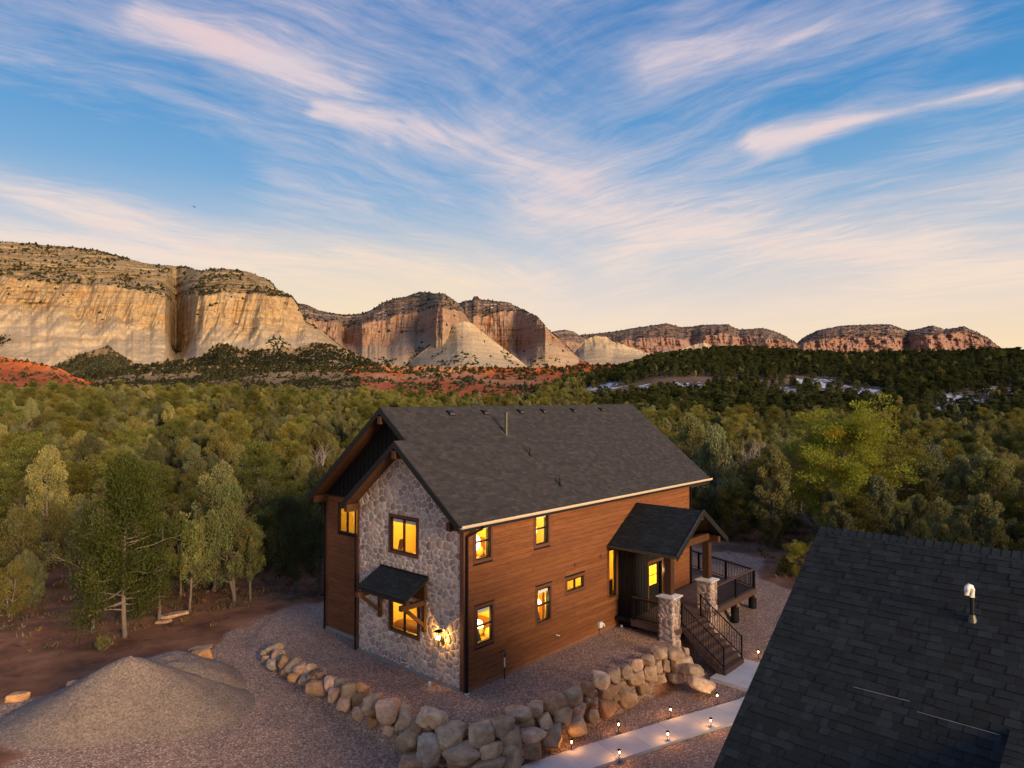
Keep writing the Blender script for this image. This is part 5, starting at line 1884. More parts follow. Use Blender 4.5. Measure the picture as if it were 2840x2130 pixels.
# ------------------------------------------------------------------ boulders
def ico(n):
    t = (1 + 5 ** .5) / 2
    v = [(-1, t, 0), (1, t, 0), (-1, -t, 0), (1, -t, 0), (0, -1, t), (0, 1, t), (0, -1, -t), (0, 1, -t), (t, 0, -1), (t, 0, 1), (-t, 0, -1), (-t, 0, 1)]
    f = [(0, 11, 5), (0, 5, 1), (0, 1, 7), (0, 7, 10), (0, 10, 11), (1, 5, 9), (5, 11, 4), (11, 10, 2), (10, 7, 6), (7, 1, 8), (3, 9, 4), (3, 4, 2), (3, 2, 6), (3, 6, 8), (3, 8, 9), (4, 9, 5), (2, 4, 11), (6, 2, 10), (8, 6, 7), (9, 8, 1)]
    v = [np.array(p) / np.linalg.norm(p) for p in v]
    for _ in range(n):
        cache, nf = {}, []

        def mid(a, b):
            k = (min(a, b), max(a, b))
            if k not in cache:
                m_ = v[a] + v[b]
                v.append(m_ / np.linalg.norm(m_))
                cache[k] = len(v) - 1
            return cache[k]
        for a, b, c in f:
            x, y, z = mid(a, b), mid(b, c), mid(c, a)
            nf += [(a, x, z), (b, y, x), (c, z, y), (x, y, z)]
        f = nf
    return np.array(v), np.array(f)


IV, IF = ico(3)


def boulder_mesh(seed, sx_, sy_, sz_, mat_, block=.5):
    """a rounded block cut by a few flat breaks"""
    g = np.random.default_rng(seed)
    pl = [((1, 0, 0), 1), ((-1, 0, 0), 1), ((0, 1, 0), 1), ((0, -1, 0), 1), ((0, 0, 1), 1), ((0, 0, -1), 1)]
    nrm, dd = [], []
    for n, d in pl:
        n = np.array(n, float) + g.normal(0, .18, 3)
        nrm.append(n / np.linalg.norm(n))
        dd.append(.80 + .1 * g.random())
    for _ in range(9):
        n = g.normal(0, 1, 3)
        nrm.append(n / np.linalg.norm(n))
        dd.append(.84 + .20 * g.random())
    nrm, dd = np.array(nrm), np.array(dd)
    c = IV @ nrm.T
    rr = np.where(c > .05, dd[None] / np.maximum(c, .05), 9)
    p = 24.0
    r = (rr ** -p).sum(1) ** (-1 / p)
    r = np.minimum(r, 1.35)
    P = IV * r[:, None]
    P = P * (1 + (fbm(P[:, 0] * 2.2 + seed, P[:, 1] * 2.2, P[:, 2] * 2.2, 5, .6)[:, None] - .5) * .34)
    P = P * np.array([sx_, sy_, sz_])
    return np_mesh('boulder', P, IF, mat_, True)


TONE = {'t': ('tan', (1, 1, 1)), 'p': ('pinkish', (1.35, 1.22, 1.26)), 'g': ('grey', (.80, .90, 1.08)), 'o': ('ochre', (1.15, .88, .60)), 'b': ('brown', (.80, .68, .60)), 'r': ('rust', (1, 1, 1)), 'k': ('pale', (1.4, 1.42, 1.45))}
A_ = lambda x, y: (680 + x * .3255, 1750 + y * .3255)
B_ = lambda x, y: (1200 + x * .4295, 1750 + y * .4295)
# x, y, width, height, tilt, tone, course
ROCK_A = [(240, 165, 130, 95, 20, 't', 0), (155, 195, 55, 60, 0, 't', .4), (278, 215, 115, 100, 0, 'p', 0), (175, 245, 75, 70, 0, 't', 1), (225, 290, 95, 80, 0, 'g', 1), (333, 265, 105, 110, 40, 'b', 0), (422, 288, 150, 110, 25, 't', 0),
          (475, 330, 130, 110, 30, 'p', 0), (543, 337, 105, 90, 25, 'k', 0), (625, 388, 145, 118, 0, 'r', 0), (335, 355, 95, 60, 0, 'b', 1.5), (410, 400, 95, 75, 0, 'o', 1), (508, 427, 110, 80, 0, 'g', 1), (615, 490, 185, 115, -25, 'b', 1),
          (718, 450, 110, 118, 0, 'p', 0), (803, 458, 95, 105, 0, 'g', 0), (755, 560, 110, 115, 0, 'p', 1), (880, 520, 145, 140, 0, 't', 0), (985, 495, 135, 80, -25, 'o', -.2), (845, 620, 125, 112, -10, 'p', 1.2), (965, 590, 135, 128, 0, 'b', .8),
          (1075, 640, 178, 182, 0, 't', 0), (965, 705, 125, 90, -20, 'p', 1.8), (1215, 690, 190, 210, 0, 'p', 0), (1090, 770, 125, 80, -20, 'o', 1.7), (1240, 840, 140, 85, -20, 'p', 1.8), (1360, 755, 145, 195, -10, 't', .5), (1465, 840, 122, 168, 0, 'b', .8),
          (1565, 835, 105, 105, 0, 'b', .7), (1600, 745, 272, 150, -20, 'k', 0), (1400, 930, 190, 170, -30, 't', 1.5), (1580, 1015, 212, 248, 0, 'g', 1.7), (1745, 890, 272, 182, 8, 't', .8), (1860, 845, 62, 76, 0, 't', .3), (2010, 885, 240, 190, 5, 't', .5),
          (1845, 1060, 322, 168, 0, 't', 1.7), (2095, 1025, 172, 142, 3, 't', 1.5), (1430, 1130, 250, 120, 0, 'b', 2.6), (1800, 1150, 180, 90, 0, 'b', 2.5), (2060, 1140, 275, 105, 0, 't', 2.4)]
ROCK_B = [(455, 610, 145, 108, 10, 't', 0), (550, 535, 162, 92, 12, 't', 0), (665, 507, 107, 102, 0, 't', 0), (780, 468, 172, 122, 12, 'b', 0), (905, 427, 142, 107, 10, 't', 0), (490, 695, 156, 132, 10, 't', 1), (605, 600, 132, 117, 0, 't', 1),
          (725, 590, 102, 112, 0, 'k', 1), (640, 682, 166, 102, 5, 'p', 1.3), (508, 805, 142, 162, 10, 't', 2), (640, 765, 142, 102, 10, 'b', 2), (770, 690, 142, 132, 10, 't', 2), (830, 553, 142, 132, 5, 't', 1), (842, 640, 42, 62, 0, 'b', 1.6),
          (925, 610, 142, 132, 20, 'k', 2), (940, 513, 92, 77, -10, 'p', .9), (1010, 458, 132, 102, 10, 'r', 1), (1000, 380, 107, 92, 5, 'b', 0), (1090, 322, 127, 92, -10, 'k', 0), (1118, 395, 137, 107, 0, 'b', 1), (1030, 545, 97, 102, 20, 'g', 2),
          (1125, 490, 127, 102, 5, 'b', 2), (1190, 430, 42, 47, 0, 't', 1.5), (1170, 290, 92, 87, 0, 't', 0), (1210, 357, 82, 77, 0, 't', 1), (1245, 267, 77, 92, -10, 't', 0), (1312, 227, 102, 82, 5, 'p', 0), (1310, 305, 127, 107, 0, 't', 1),
          (1245, 425, 127, 112, 20, 't', 2), (1380, 188, 97, 67, 5, 't', 0), (1410, 265, 92, 102, 0, 't', 1), (1355, 365, 82, 82, 20, 't', 2), (1468, 148, 107, 82, 10, 't', 0), (1455, 232, 67, 82, 0, 't', 1), (1510, 225, 52, 82, 0, 't', 1),
          (1565, 150, 127, 77, 0, 't', 0), (1635, 140, 50, 67, 0, 't', .2), (1612, 215, 152, 102, 15, 't', 1), (1685, 262, 142, 92, -20, 't', 1.2), (1735, 340, 192, 77, -20, 'k', 2), (1580, 300, 102, 60, 0, 't', 2), (1455, 310, 112, 67, 20, 't', 2)]
rocks = []
for (x, y, w, h, an, tn, rw_) in ROCK_A:
    t = sstep(np.array((x - 300) / 1300.0))
    rocks.append((*A_(x, y), w * .3255, h * .3255, an, tn, .14 - (.17 + .22 * float(t)) * rw_, rw_))
for (x, y, w, h, an, tn, rw_) in ROCK_B:
    rocks.append((*B_(x, y), w * .4295, h * .4295, an, tn, .10 - .42 * rw_, rw_))
ORD = ['first', 'second', 'third', 'fourth', 'fifth', 'sixth', 'seventh', 'eighth', 'ninth', 'tenth', 'eleventh', 'twelfth', 'thirteenth', 'fourteenth', 'fifteenth', 'sixteenth', 'seventeenth', 'eighteenth', 'nineteenth', 'twentieth']
ORD += ['twenty-' + o for o in ORD[:9]] + ['thirtieth'] + ['thirty-' + o for o in ORD[:9]] + ['fortieth'] + ['forty-' + o for o in ORD[:9]]
rocks.sort(key=lambda r: r[0])
cnt = {}
for i, (px, py, w, h, an, tn, z, rw_) in enumerate(rocks):
    p = at_z(px, py, z)
    dist = p[1]
    sw_, sh_ = w * dist / FPX / 2, h * dist / FPX / 2
    word, tone = TONE[tn]
    me = boulder_mesh(100 + i, sw_ * 1.02, (sw_ + sh_) * .52, sh_ * 1.05, M['rusty'] if tn == 'r' else M['boulder'])
    o = obj('boulder', me)
    o.location = p + np.array([0, .05, 0])
    o.rotation_euler = (R(random.uniform(-8, 4)), R(-an), R(random.uniform(-12, 12)))
    jit = .72 + .46 * random.random()
    o.color = (*(np.array(tone) * jit), 1)
    course = 'top' if rw_ < .6 else 'middle' if rw_ < 1.4 else 'lowest'
    cnt[course] = cnt.get(course, 0) + 1
    size = 'large' if w > 62 else 'small' if w < 34 else 'mid-sized'
    tag(o, f'{size} {word} boulder in the {course} course of the boulder wall, {ORD[cnt[course] - 1]} from its left end', 'boulder', 'boulders of the retaining wall')
for (px, py, w, h, tn, lab) in ((561, 1826, 56, 50, 'o', 'large ochre boulder standing beside the second gravel pile by the dirt track'), (48, 1939, 62, 34, 'o', 'ochre boulder at the left edge of the yard beside the gravel'),
                               (205, 1902, 38, 25, 'p', 'pinkish boulder half sunk at the edge of the dirt track behind the first gravel pile'), (235, 1893, 34, 18, 'b', 'flat brown rock beside the pinkish boulder at the dirt track')):
    p = at_z(px, py, -.22)
    k = p[1] / FPX / 2
    o = obj('boulder', boulder_mesh(px, w * k * 1.1, (w + h) * k * .55, h * k * 1.2, M['boulder']), color=TONE[tn][1])
    o.location = p
    o.rotation_euler = (0, R(-25 if px == 555 else 0), R(20))
    tag(o, lab, 'boulder')
for (px, py, w, h, an, lab) in ((482, 1706, 80, 12, 8, 'long pale slab of rock lying between two tree trunks'), (455, 1724, 36, 9, 4, 'short pale rock slab in front of the longer slab by the trees'), (556, 1797, 60, 9, 5, 'low ochre slab lying on the dirt track')):
    p = at_z(px, py, -.42)
    for _ in range(3):
        p = at_z(px, py, float(ground_z(p[0], p[1])) + .06)
    k = p[1] / FPX / 2
    o = obj('rock_slab', boulder_mesh(px + 7, w * k * 1.15, h * k * 3.2, h * k * 1.1, M['boulder']), color=(1.15, 1.05, 1.0))
    o.location = p
    o.rotation_euler = (0, R(-an), R(8))
    tag(o, lab, 'rock')

# ------------------------------------------------------------------ gravel piles
pile_mat = material('pile_gravel', (.235, .18, .143), .95, .16, 2.2, .9, 22, fine=.55, fscale=15)


def gravel_pile(cx, cy, rx, ry, hgt, seed, label):
    n, m_ = 96, 40
    V, Fp = [], []
    for j in range(m_ + 1):
        for i in range(n):
            a = 2 * math.pi * i / n
            rj = (j / m_) * (1 + .12 * math.sin(2 * a + seed) + .08 * math.sin(3 * a + 2 * seed))
            t = j / m_
            prof = max(0, (1 - t)) ** (1.2 if seed == 1 else 1.0) * (1 - (.05 if seed == 1 else .28) * math.exp(-(t / (.08 if seed == 1 else .3)) ** 2))
            x, y = cx + rx * rj * math.cos(a), cy + ry * rj * math.sin(a)
            V.append((x, y, hgt * prof))
    V = np.array(V)
    V[:, 2] += (fbm(V[:, 0] / .8, V[:, 1] / .8, seed, 4) - .5) * .22 * np.clip(V[:, 2] / .4, 0, 1)
    V[:, 2] += (fbm(V[:, 0] / .09, V[:, 1] / .09, seed, 2) - .5) * .035
    V[:, 2] += ground_z(V[:, 0], V[:, 1]) - .03
    for j in range(m_):
        for i in range(n):
            Fp.append((j * n + i, (j + 1) * n + i, (j + 1) * n + (i + 1) % n, j * n + (i + 1) % n))
    o = obj('gravel_pile', np_mesh('gravel_pile', V, np.array(Fp), pile_mat, True))
    tag(o, label, 'gravel pile')
    return o


gravel_pile(-13.15, 23.7, 3.7, 3.1, 1.80, 1, 'larger pointed pile of tan gravel at the lower left of the yard')
gravel_pile(-12.70, 25.4, 2.8, 2.3, 1.50, 2, 'smaller rounded gravel pile tucked behind the pointed one')

# ------------------------------------------------------------------ concrete path and landing
walk = empty('path', (0, 0, 0))
walk['kind'] = 'structure'
ctr = [(-1.9, 19.45), (-.4, 20.35), (.85, 21.12), (2.0, 21.82), (3.15, 22.47), (4.3, 23.12), (5.45, 23.78), (6.6, 24.42), (7.8, 25.05), (9.0, 25.72), (10.1, 26.6), (10.7, 27.7)]
cp = np.array(ctr)
tg = np.gradient(cp, axis=0)
tg /= np.linalg.norm(tg, axis=1)[:, None]
nrm_ = np.stack([-tg[:, 1], tg[:, 0]], 1)
hw = .62
pz = lambda i: -1.10
for i in range(len(cp) - 1):
    a, b = cp[i] + tg[i] * .006, cp[i + 1] - tg[i + 1] * .006
    z0_, z1_ = pz(i), pz(i + 1)
    q = [a - nrm_[i] * hw, b - nrm_[i + 1] * hw, b + nrm_[i + 1] * hw, a + nrm_[i] * hw]
    t = .94 + .12 * random.random()
    MB().hexa([(p[0], p[1], -1.3) for p in q] + [(p[0], p[1], z) for p, z in zip(q, (z0_, z1_, z1_, z0_))]).build('slab', M['path'], walk, color=(t, t, t))
us = [9.5, 10.95, 12.4]
vs_ = [-6.9, -5.75, -4.6]
for a in range(2):
    for b in range(2):
        q = [W(us[a] + .006, vs_[b] + .006), W(us[a + 1] - .006, vs_[b] + .006), W(us[a + 1] - .006, vs_[b + 1] - .006), W(us[a] + .006, vs_[b + 1] - .006)]
        t = .94 + .12 * random.random()
        MB().hexa([(p[0], p[1], -1.3) for p in q] + [(p[0], p[1], -1.055) for p in q]).build('slab', M['path'], walk, color=(t, t, t))

# ------------------------------------------------------------------ path lights
LIGHTS = [(B_(897, 772), True, 'lit stake light on the house side of the path, nearest the large boulders'), (B_(1200, 656), True, 'lit stake light on the house side of the path, second from the left'),
          (B_(1537, 557), True, 'lit stake light on the house side of the path, third from the left'), (B_(1838, 466), True, 'stake light with dim flame beside the path nearest the stone steps corner'),
          (B_(1205, 841), True, 'lit stake light on the near side of the path, lowest in view'), (B_(1518, 719), True, 'lit stake light on the near side of the path, in the middle'),
          (B_(1797, 629), True, 'lit stake light on the near side of the path, closest to the garage roof'), (B_(2103, 187), True, 'stake light by the landing at the foot of the steps'),
          (B_(578, 882), False, 'unlit stake light in front of the boulder wall corner')]
for i, (p, lit, lab) in enumerate(LIGHTS):
    gpt = at_z(*p, -1.15)
    gpt[2] = float(ground_z(gpt[0], gpt[1]))
    pl = empty('path_light', tuple(gpt), 0, lab, 'path light', 'path lights along the walkway')
    MB().tube([(0, 0, -.08), (0, 0, .24)], .011, 6).build('stake', M['black_metal'], pl)
    MB().tube([(0, 0, .385), (0, 0, .40), (0, 0, .43)], [.055, .06, .02], 10).build('cap', M['black_metal'], pl)
    MB().tube([(0, 0, .24), (0, 0, .265)], [.02, .04], 10).build('cup', M['black_metal'], pl)
    MB().tube([(0, 0, .265), (0, 0, .385)], .036, 10, cap=False).build('glass_tube', M['glass'], pl)
    MB().sphere((0, 0, .315), (.024, .024, .04), 8, 6).build('bulb', M['bulb_small'] if lit else M['white'], pl, True)
    if lit:
        add_room_light(pl, (0, 0, .372), 7 if i not in (3, 7) else 2.5, .012, (1, .42, .10))

# ------------------------------------------------------------------ small yard things
hy = empty('yard_hydrant', W(1.88, -.22, 0), YAW, 'thin dark standpipe tap beside the long plank wall', 'standpipe')
MB().tube([(0, 0, -.1), (0, 0, .98)], .02, 8).build('pipe', M['black_metal'], hy)
MB().tube([(0, 0, .45), (0, 0, .80)], .024, 8).build('sleeve', M['white'], hy)
MB().tube([(0, 0, .93), (0, 0, 1.08)], .036, 8).build('head', M['galv'], hy)
MB().bar((-.02, 0, 1.07), (-.22, .02, 1.04), .025, .025).build('lever', M['black_metal'], hy)
MB().tube([(.02, -.01, 1.0), (.07, -.05, .98), (.08, -.06, .9)], .018, 6).build('spout', M['galv'], hy)
for (px, py, lab) in ((1192, 1903, 'short white pipe stub standing in the gravel before the stone wall'), (1724, 1741, 'short white and green pipe stub at the corner of the entry wall')):
    p = at_z(px, py, .0)
    o = MB().tube([(0, 0, -.05), (0, 0, .13)], .062, 12).build('pipe_stub', M['white'])
    if px > 1500:
        s_ = MB().tube([(0, 0, -.04), (0, 0, .05)], .07, 12).build('coupling', material('green_plastic', (.16, .32, .27), .5), o)
    else:
        s_ = MB().sphere((0, 0, .13), (.06, .06, .03), 10, 6).build('pipe_cap', M['white'], o, True)
    o.location = p
    tag(o, lab, 'pipe')
bird = MB()
bird.sphere((0, 0, 0), (.35, .11, .10), 8, 6)
for sgn in (1, -1):
    bird.add([(.12, 0, .05), (-.16, 0, .05), (-.22, sgn * .7, .16), (-.05, sgn * .72, .18), (.08, sgn * .3, .12)], [(0, 1, 2, 3, 4)])
    bird.add([(.12, 0, .03), (-.16, 0, .03), (-.22, sgn * .7, .14), (-.05, sgn * .72, .16), (.08, sgn * .3, .10)], [(4, 3, 2, 1, 0)])
bird.add([(-.3, .02, 0), (-.62, .12, 0), (-.62, -.12, 0), (-.3, -.02, 0), (-.3, .02, .03), (-.62, .12, .02), (-.62, -.12, .02), (-.3, -.02, .03)], [(0, 1, 2, 3), (7, 6, 5, 4)])
bo = bird.build('bird', M['black_wood'])
bo.location = at_y(540, 574, 170)
bo.rotation_euler = (R(16), R(-8), R(70))
tag(bo, 'dark bird gliding high in the blue sky above the left mesa', 'bird')


# ------------------------------------------------------------------ trees
def tube_arrays(paths, n=5):
    V, Fq = [], []
    base = 0
    for pts, rad in paths:
        pts = np.asarray(pts, float)
        rad = np.asarray(rad, float)
        d = np.gradient(pts, axis=0)
        d /= np.linalg.norm(d, axis=1)[:, None] + 1e-9
        ref = np.where(np.abs(d[:, 2:3]) > .9, np.array([[1.0, 0, 0]]), np.array([[0, 0, 1.0]]))
        a = np.cross(d, ref)
        a /= np.linalg.norm(a, axis=1)[:, None] + 1e-9
        b = np.cross(d, a)
        th = np.arange(n) * 2 * np.pi / n
        ring = pts[:, None] + rad[:, None, None] * (a[:, None] * np.cos(th)[None, :, None] + b[:, None] * np.sin(th)[None, :, None])
        k = len(pts)
        V.append(ring.reshape(-1, 3))
        i = np.arange(k - 1)[:, None] * n + np.arange(n)[None]
        j = np.arange(k - 1)[:, None] * n + (np.arange(n)[None] + 1) % n
        Fq.append(np.stack([i, j, j + n, i + n], -1).reshape(-1, 4) + base)
        base += k * n
    return np.concatenate(V), np.concatenate(Fq)


def grow(kind, H, Rr, t0, seed, nlimb, leafn, leaf, stems=1, dead=.12, tintc=(1, 1, 1)):
    """returns trunk (V,F) and leaves (V,F,tint). Every limb leaves a stem, carries sprays, and some stay bare"""
    g = np.random.default_rng(seed)
    paths, LC, LD, LS, LT = [], [], [], [], []
    for s_ in range(stems):
        lean = g.normal(0, .05 if stems == 1 else .16, 2)
        hh = H * (1 if s_ == 0 else .75 + .2 * g.random())
        k = 8
        t = np.linspace(0, 1, k)
        wob = np.cumsum(g.normal(0, .035 * H / 6, (k, 2)), 0)
        st = np.stack([lean[0] * H * t ** 1.2 + wob[:, 0], lean[1] * H * t ** 1.2 + wob[:, 1], hh * .97 * t - .25 * (1 - t)], 1)
        r0 = .0125 * H + .022
        paths.append((st, r0 * (1 - t) ** .8 + .012))
        for q in range(nlimb // stems):
            tt = t0 + (1 - t0) * ((q + g.random()) / (nlimb // stems)) ** (.9 if kind != 'pinyon' else .8)
            tt = min(tt, .985)
            o = np.array([np.interp(tt, t, st[:, c]) for c in range(3)])
            if kind == 'juniper':
                ss = (tt - t0) / (1 - t0)
                env = .45 * (np.sin(np.pi * min(1, (tt - t0 + .10) / (1.12 - t0)) ** .72) ** .75) + .6 * min(1, ss / .22 + .45) * (1 - ss) ** .8
                el = .25 + .95 * tt + g.normal(0, .12)
                up = .35
            elif kind == 'tall':
                ss = (tt - t0) / (1 - t0)
                env = min(1, ss / .25 + .5) * (1 - ss) ** .7 * (.75 + .5 * g.random()) + .06
                el = -.10 + .75 * tt ** 1.5 + g.normal(0, .12)
                up = .15
            elif kind == 'slim':
                env = np.sin(np.pi * min(1, (tt - t0 + .18) / (1.2 - t0)) ** .75) ** .8
                el = .35 + .9 * tt
                up = .4
            else:
                env = np.sin(np.pi * min(1, (tt - t0 + .12) / (1.16 - t0)) ** .85) ** .6
                el = -.05 + .95 * tt ** 1.6 + g.normal(0, .15)
                up = .12
            az = 2.4 * q + g.normal(0, .5)
            L = Rr * env * (.65 + .5 * g.random()) / max(.5, math.cos(min(el, 1.0)) ** .6)
            if stems > 1:
                L *= .8
            d = np.array([math.cos(az) * math.cos(el), math.sin(az) * math.cos(el), math.sin(el)])
            u_ = np.linspace(0, 1, 5)
            lp = o + d * (L * u_)[:, None] + np.array([0, 0, 1]) * (up * L * .45 * u_ ** 2)[:, None] + np.cumsum(g.normal(0, .03 * L, (5, 3)), 0) * (u_[:, None] > 0)
            lp[0] = o
            rl = (.25 * r0 * (1 - tt) + .012) + .006
            paths.append((lp, rl * (1 - u_) + .005))
            bare = g.random() < dead
            nt = 4 if not bare else 7
            for _ in range(nt):
                a = .35 + .6 * g.random()
                b0 = np.array([np.interp(a, u_, lp[:, c]) for c in range(3)])
                dd = d + g.normal(0, .55, 3) + np.array([0, 0, .25])
                dd /= np.linalg.norm(dd)
                ll = L * (.22 + .25 * g.random())
                paths.append((np.stack([b0, b0 + dd * ll * .5 + g.normal(0, .03, 3), b0 + dd * ll]), [rl * .38, rl * .26, .003]))
                if not bare:
                    LC.append(b0 + dd * ll * .8)
                    LD.append(dd)
                    LS.append(.6 + .5 * g.random())
            if not bare:
                for a in (.55, .78, 1.0):
                    LC.append(np.array([np.interp(a, u_, lp[:, c]) for c in range(3)]) + g.normal(0, .05 * L, 3))
                    LD.append(d)
                    LS.append(.8 + .5 * g.random())
    LC, LD, LS = np.array(LC), np.array(LD), np.array(LS)
    nc = len(LC)
    per = max(6, int(leafn / nc))
    rad = (.30 if kind == 'juniper' else .26 if kind == 'slim' else .42) * (Rr / 2.0) ** .5
    pos = g.normal(0, 1, (nc, per, 3))
    pos /= np.maximum(1, np.linalg.norm(pos, axis=2, keepdims=True) / 1.6)
    stretch = np.array([1, 1, 1.35]) if kind != 'pinyon' else np.array([1.15, 1.15, .62])
    off = pos * stretch * (rad * LS)[:, None, None] * .62
    C = LC[:, None] + off
    if kind == 'pinyon':
        dirv = off / (rad + 1e-6) + LD[:, None] * .6 + np.array([0, 0, .5]) + g.normal(0, .4, C.shape)
    else:
        dirv = LD[:, None] * .7 + np.array([0, 0, 1.0]) + off / rad * .5 + g.normal(0, .38, C.shape)
    dirv /= np.linalg.norm(dirv, axis=2, keepdims=True)
    zc_ = H * (t0 + .45 * (1 - t0))
    nv = np.concatenate([C[..., :2] / Rr, (C[..., 2:] - zc_) / (H * .5) + .30], -1) + off / rad * .75 + g.normal(0, .22, C.shape)
    nv /= np.linalg.norm(nv, axis=2, keepdims=True) + 1e-9
    side = np.cross(dirv, nv + g.normal(0, .45, C.shape))
    side /= np.linalg.norm(side, axis=2, keepdims=True) + 1e-9
    ll = leaf * (.6 + .8 * g.random((nc, per, 1)))
    wv = ll * (.30 if kind != 'pinyon' else .24)
    a = C - dirv * ll * .5 - side * wv
    b = C - dirv * ll * .5 + side * wv
    c = C + dirv * ll * .5
    LV_ = np.stack([a, b, c], 2).reshape(-1, 3)
    LF = np.arange(len(LV_)).reshape(-1, 3)
    tc_ = .72 + .56 * g.random((nc, 1, 1)) ** 1.2
    hue = g.random((nc, 1, 1))
    tn = tc_ * (.85 + .3 * g.random((nc, per, 1))) * np.concatenate([.92 + .3 * hue, np.ones_like(hue), 1.12 - .3 * hue], 2)
    brown = g.random((nc, 1, 1)) < .006
    tn = np.where(brown, tn * np.array([1.5, .75, .5]), tn) * np.array(tintc)
    tn = np.repeat(tn.reshape(-1, 3), 3, 0)
    nv = np.repeat(nv.reshape(-1, 3), 3, 0)
    tv, tf = tube_arrays(paths, 5)
    return (tv, tf), (LV_, LF, tn, nv)


def bare_tree(H, seed, spread=.5):
    g = np.random.default_rng(seed)
    paths = []

    def branch(p, d, L, r, lvl):
        k = 4
        pts = [p]
        for _ in range(k):
            d = d + g.normal(0, .16, 3) + np.array([0, 0, .06])
            d /= np.linalg.norm(d)
            pts.append(pts[-1] + d * L / k)
        paths.append((np.array(pts), np.linspace(r, r * .45, k + 1)))
        if lvl < 3:
            for _ in range(7 if lvl == 0 else 5):
                a = g.integers(1, k + 1)
                dd = d + g.normal(0, spread, 3)
                dd /= np.linalg.norm(dd)
                branch(pts[a], dd, L * (.45 + .25 * g.random()), r * .5, lvl + 1)
    for _ in range(3):
        d = np.array([g.normal(0, .25), g.normal(0, .25), 1.0])
        branch(np.array([g.normal(0, .1), g.normal(0, .1), -.2]), d / np.linalg.norm(d), H * .62, .013 * H + .01, 0)
    return tube_arrays(paths, 3)


SPEC = []          # (kind, name, H, trunk mesh, crown mesh, joined mesh)


def add_spec(kind, name, H, tr, lv, mat_leaf, bark='bark'):
    tm = np_mesh(name + '_trunk', tr[0], tr[1], M[bark], True)
    cm = None
    if lv is not None:
        cm = np_mesh(name + '_crown', lv[0], lv[1], M[mat_leaf], False, lv[2], attrs={'leafn': lv[3]})
    SPEC.append((kind, name, H, tm, cm, tr, lv, mat_leaf, bark))
    return len(SPEC) - 1


def S_(kind, H, Rr, t0, seed, nl, ln, leaf, **kw):
    tr, lv = grow(kind, H, Rr, t0, seed, nl, ln, leaf, **kw)
    return tr, lv


J, PN, DK, BR = [], [], [], []
for i, (H, Rr, t0, st) in enumerate([(5.4, 1.5, .10, 1), (4.6, 1.75, .06, 2), (6.2, 1.45, .12, 1), (3.8, 1.7, .05, 3), (5.0, 1.9, .10, 2), (5.8, 1.65, .08, 1), (4.4, 1.3, .08, 1)]):
    tr, lv = S_('juniper', H, Rr, t0, 300 + i, 46, 26000, .10, stems=st, dead=.10)
    J.append(add_spec('juniper', 'juniper', H, tr, lv, 'juniper'))
for i, (H, Rr, t0) in enumerate([(5.6, 2.0, .14), (4.8, 2.1, .10), (6.4, 2.1, .18)]):
    tr, lv = S_('pinyon', H, Rr, t0, 400 + i, 42, 26000, .11, dead=.06)
    PN.append(add_spec('pinyon', 'pinyon_pine', H, tr, lv, 'pinyon'))
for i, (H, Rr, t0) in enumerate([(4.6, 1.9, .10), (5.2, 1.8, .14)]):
    tr, lv = S_('pinyon', H, Rr, t0, 450 + i, 34, 9000, .18, dead=.05, tintc=(.40, .48, .66))  # dark pinyon; the right-hand ridge's shade is put into this leaf tint
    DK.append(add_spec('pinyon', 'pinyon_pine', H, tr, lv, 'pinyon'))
for i, H in enumerate((4.6, 4.0)):
    BR.append(add_spec('bare', 'bare_tree', H, bare_tree(H, 500 + i), None, None, 'dead'))
# trees along the near edge, with their own finer crowns
N_SLIM = []
for i, (H, Rr, t0) in enumerate([(5.4, .95, .38), (4.8, 1.15, .32), (5.0, 1.0, .30)]):
    tr, lv = S_('slim', H, Rr, t0, 600 + i, 44, 17000, .085, dead=.16, tintc=(.74, .84, .80))
    N_SLIM.append(add_spec('juniper', 'juniper', H, tr, lv, 'juniper'))
N_BIG = add_spec('pinyon', 'pinyon_pine', 7.8, *S_('tall', 7.8, 2.25, .17, 611, 66, 34000, .10, dead=.14, tintc=(.85, .92, .9)), 'pinyon')
N_WIDE = add_spec('juniper', 'juniper', 6.0, *S_('juniper', 6.0, 2.1, .32, 612, 54, 32000, .09, dead=.18, tintc=(.72, .82, .78)), 'juniper')
N_WIDE2 = add_spec('juniper', 'juniper', 6.2, *S_('juniper', 6.2, 2.2, .24, 613, 54, 32000, .09, stems=2, dead=.18, tintc=(.72, .82, .78)), 'juniper')
N_PINE = add_spec('pinyon', 'pinyon_pine', 8.4, *S_('pinyon', 8.4, 5.0, .14, 614, 90, 80000, .14, dead=.05, tintc=(1.55, 1.5, 1.1)), 'pinyon')
N_PINE2 = add_spec('pinyon', 'pinyon_pine', 5.6, *S_('pinyon', 5.6, 2.8, .10, 615, 56, 26000, .14, dead=.06, tintc=(1.3, 1.3, 1.1)), 'pinyon')


def tree(k, x, y, scale, rot, label, group=None, zsq=1.0, color=None):
    kind, name, H, tm, cm = SPEC[k][:5]
    z = float(ground_z(x, y))
    r = empty(name, (x, y, z), rot, label, 'tree', group)
    r.scale = (scale, scale, scale * zsq)
    t = obj('trunk', tm, r)
    if cm is not None:
        c = obj('crown', cm, r)
        if color:
            c.color = (*color, 1)
    return r


def put(k, px, py, ptop, rot, label, zg=-.4, color=None, wide=1.0):
    """stand a tree at the spot its foot has in the photograph, as tall as it is there"""
    p = at_z(px, py, zg)
    z = float(ground_z(p[0], p[1]))
    for _ in range(3):
        p = at_z(px, py, z)
        z = float(ground_z(p[0], p[1]))
    hgt = (py - ptop) / FPX * p[1]
    s = hgt / SPEC[k][2]
    r = tree(k, p[0], p[1], s * wide, rot, label, None, 1 / wide, color)
    return (p[0], p[1])


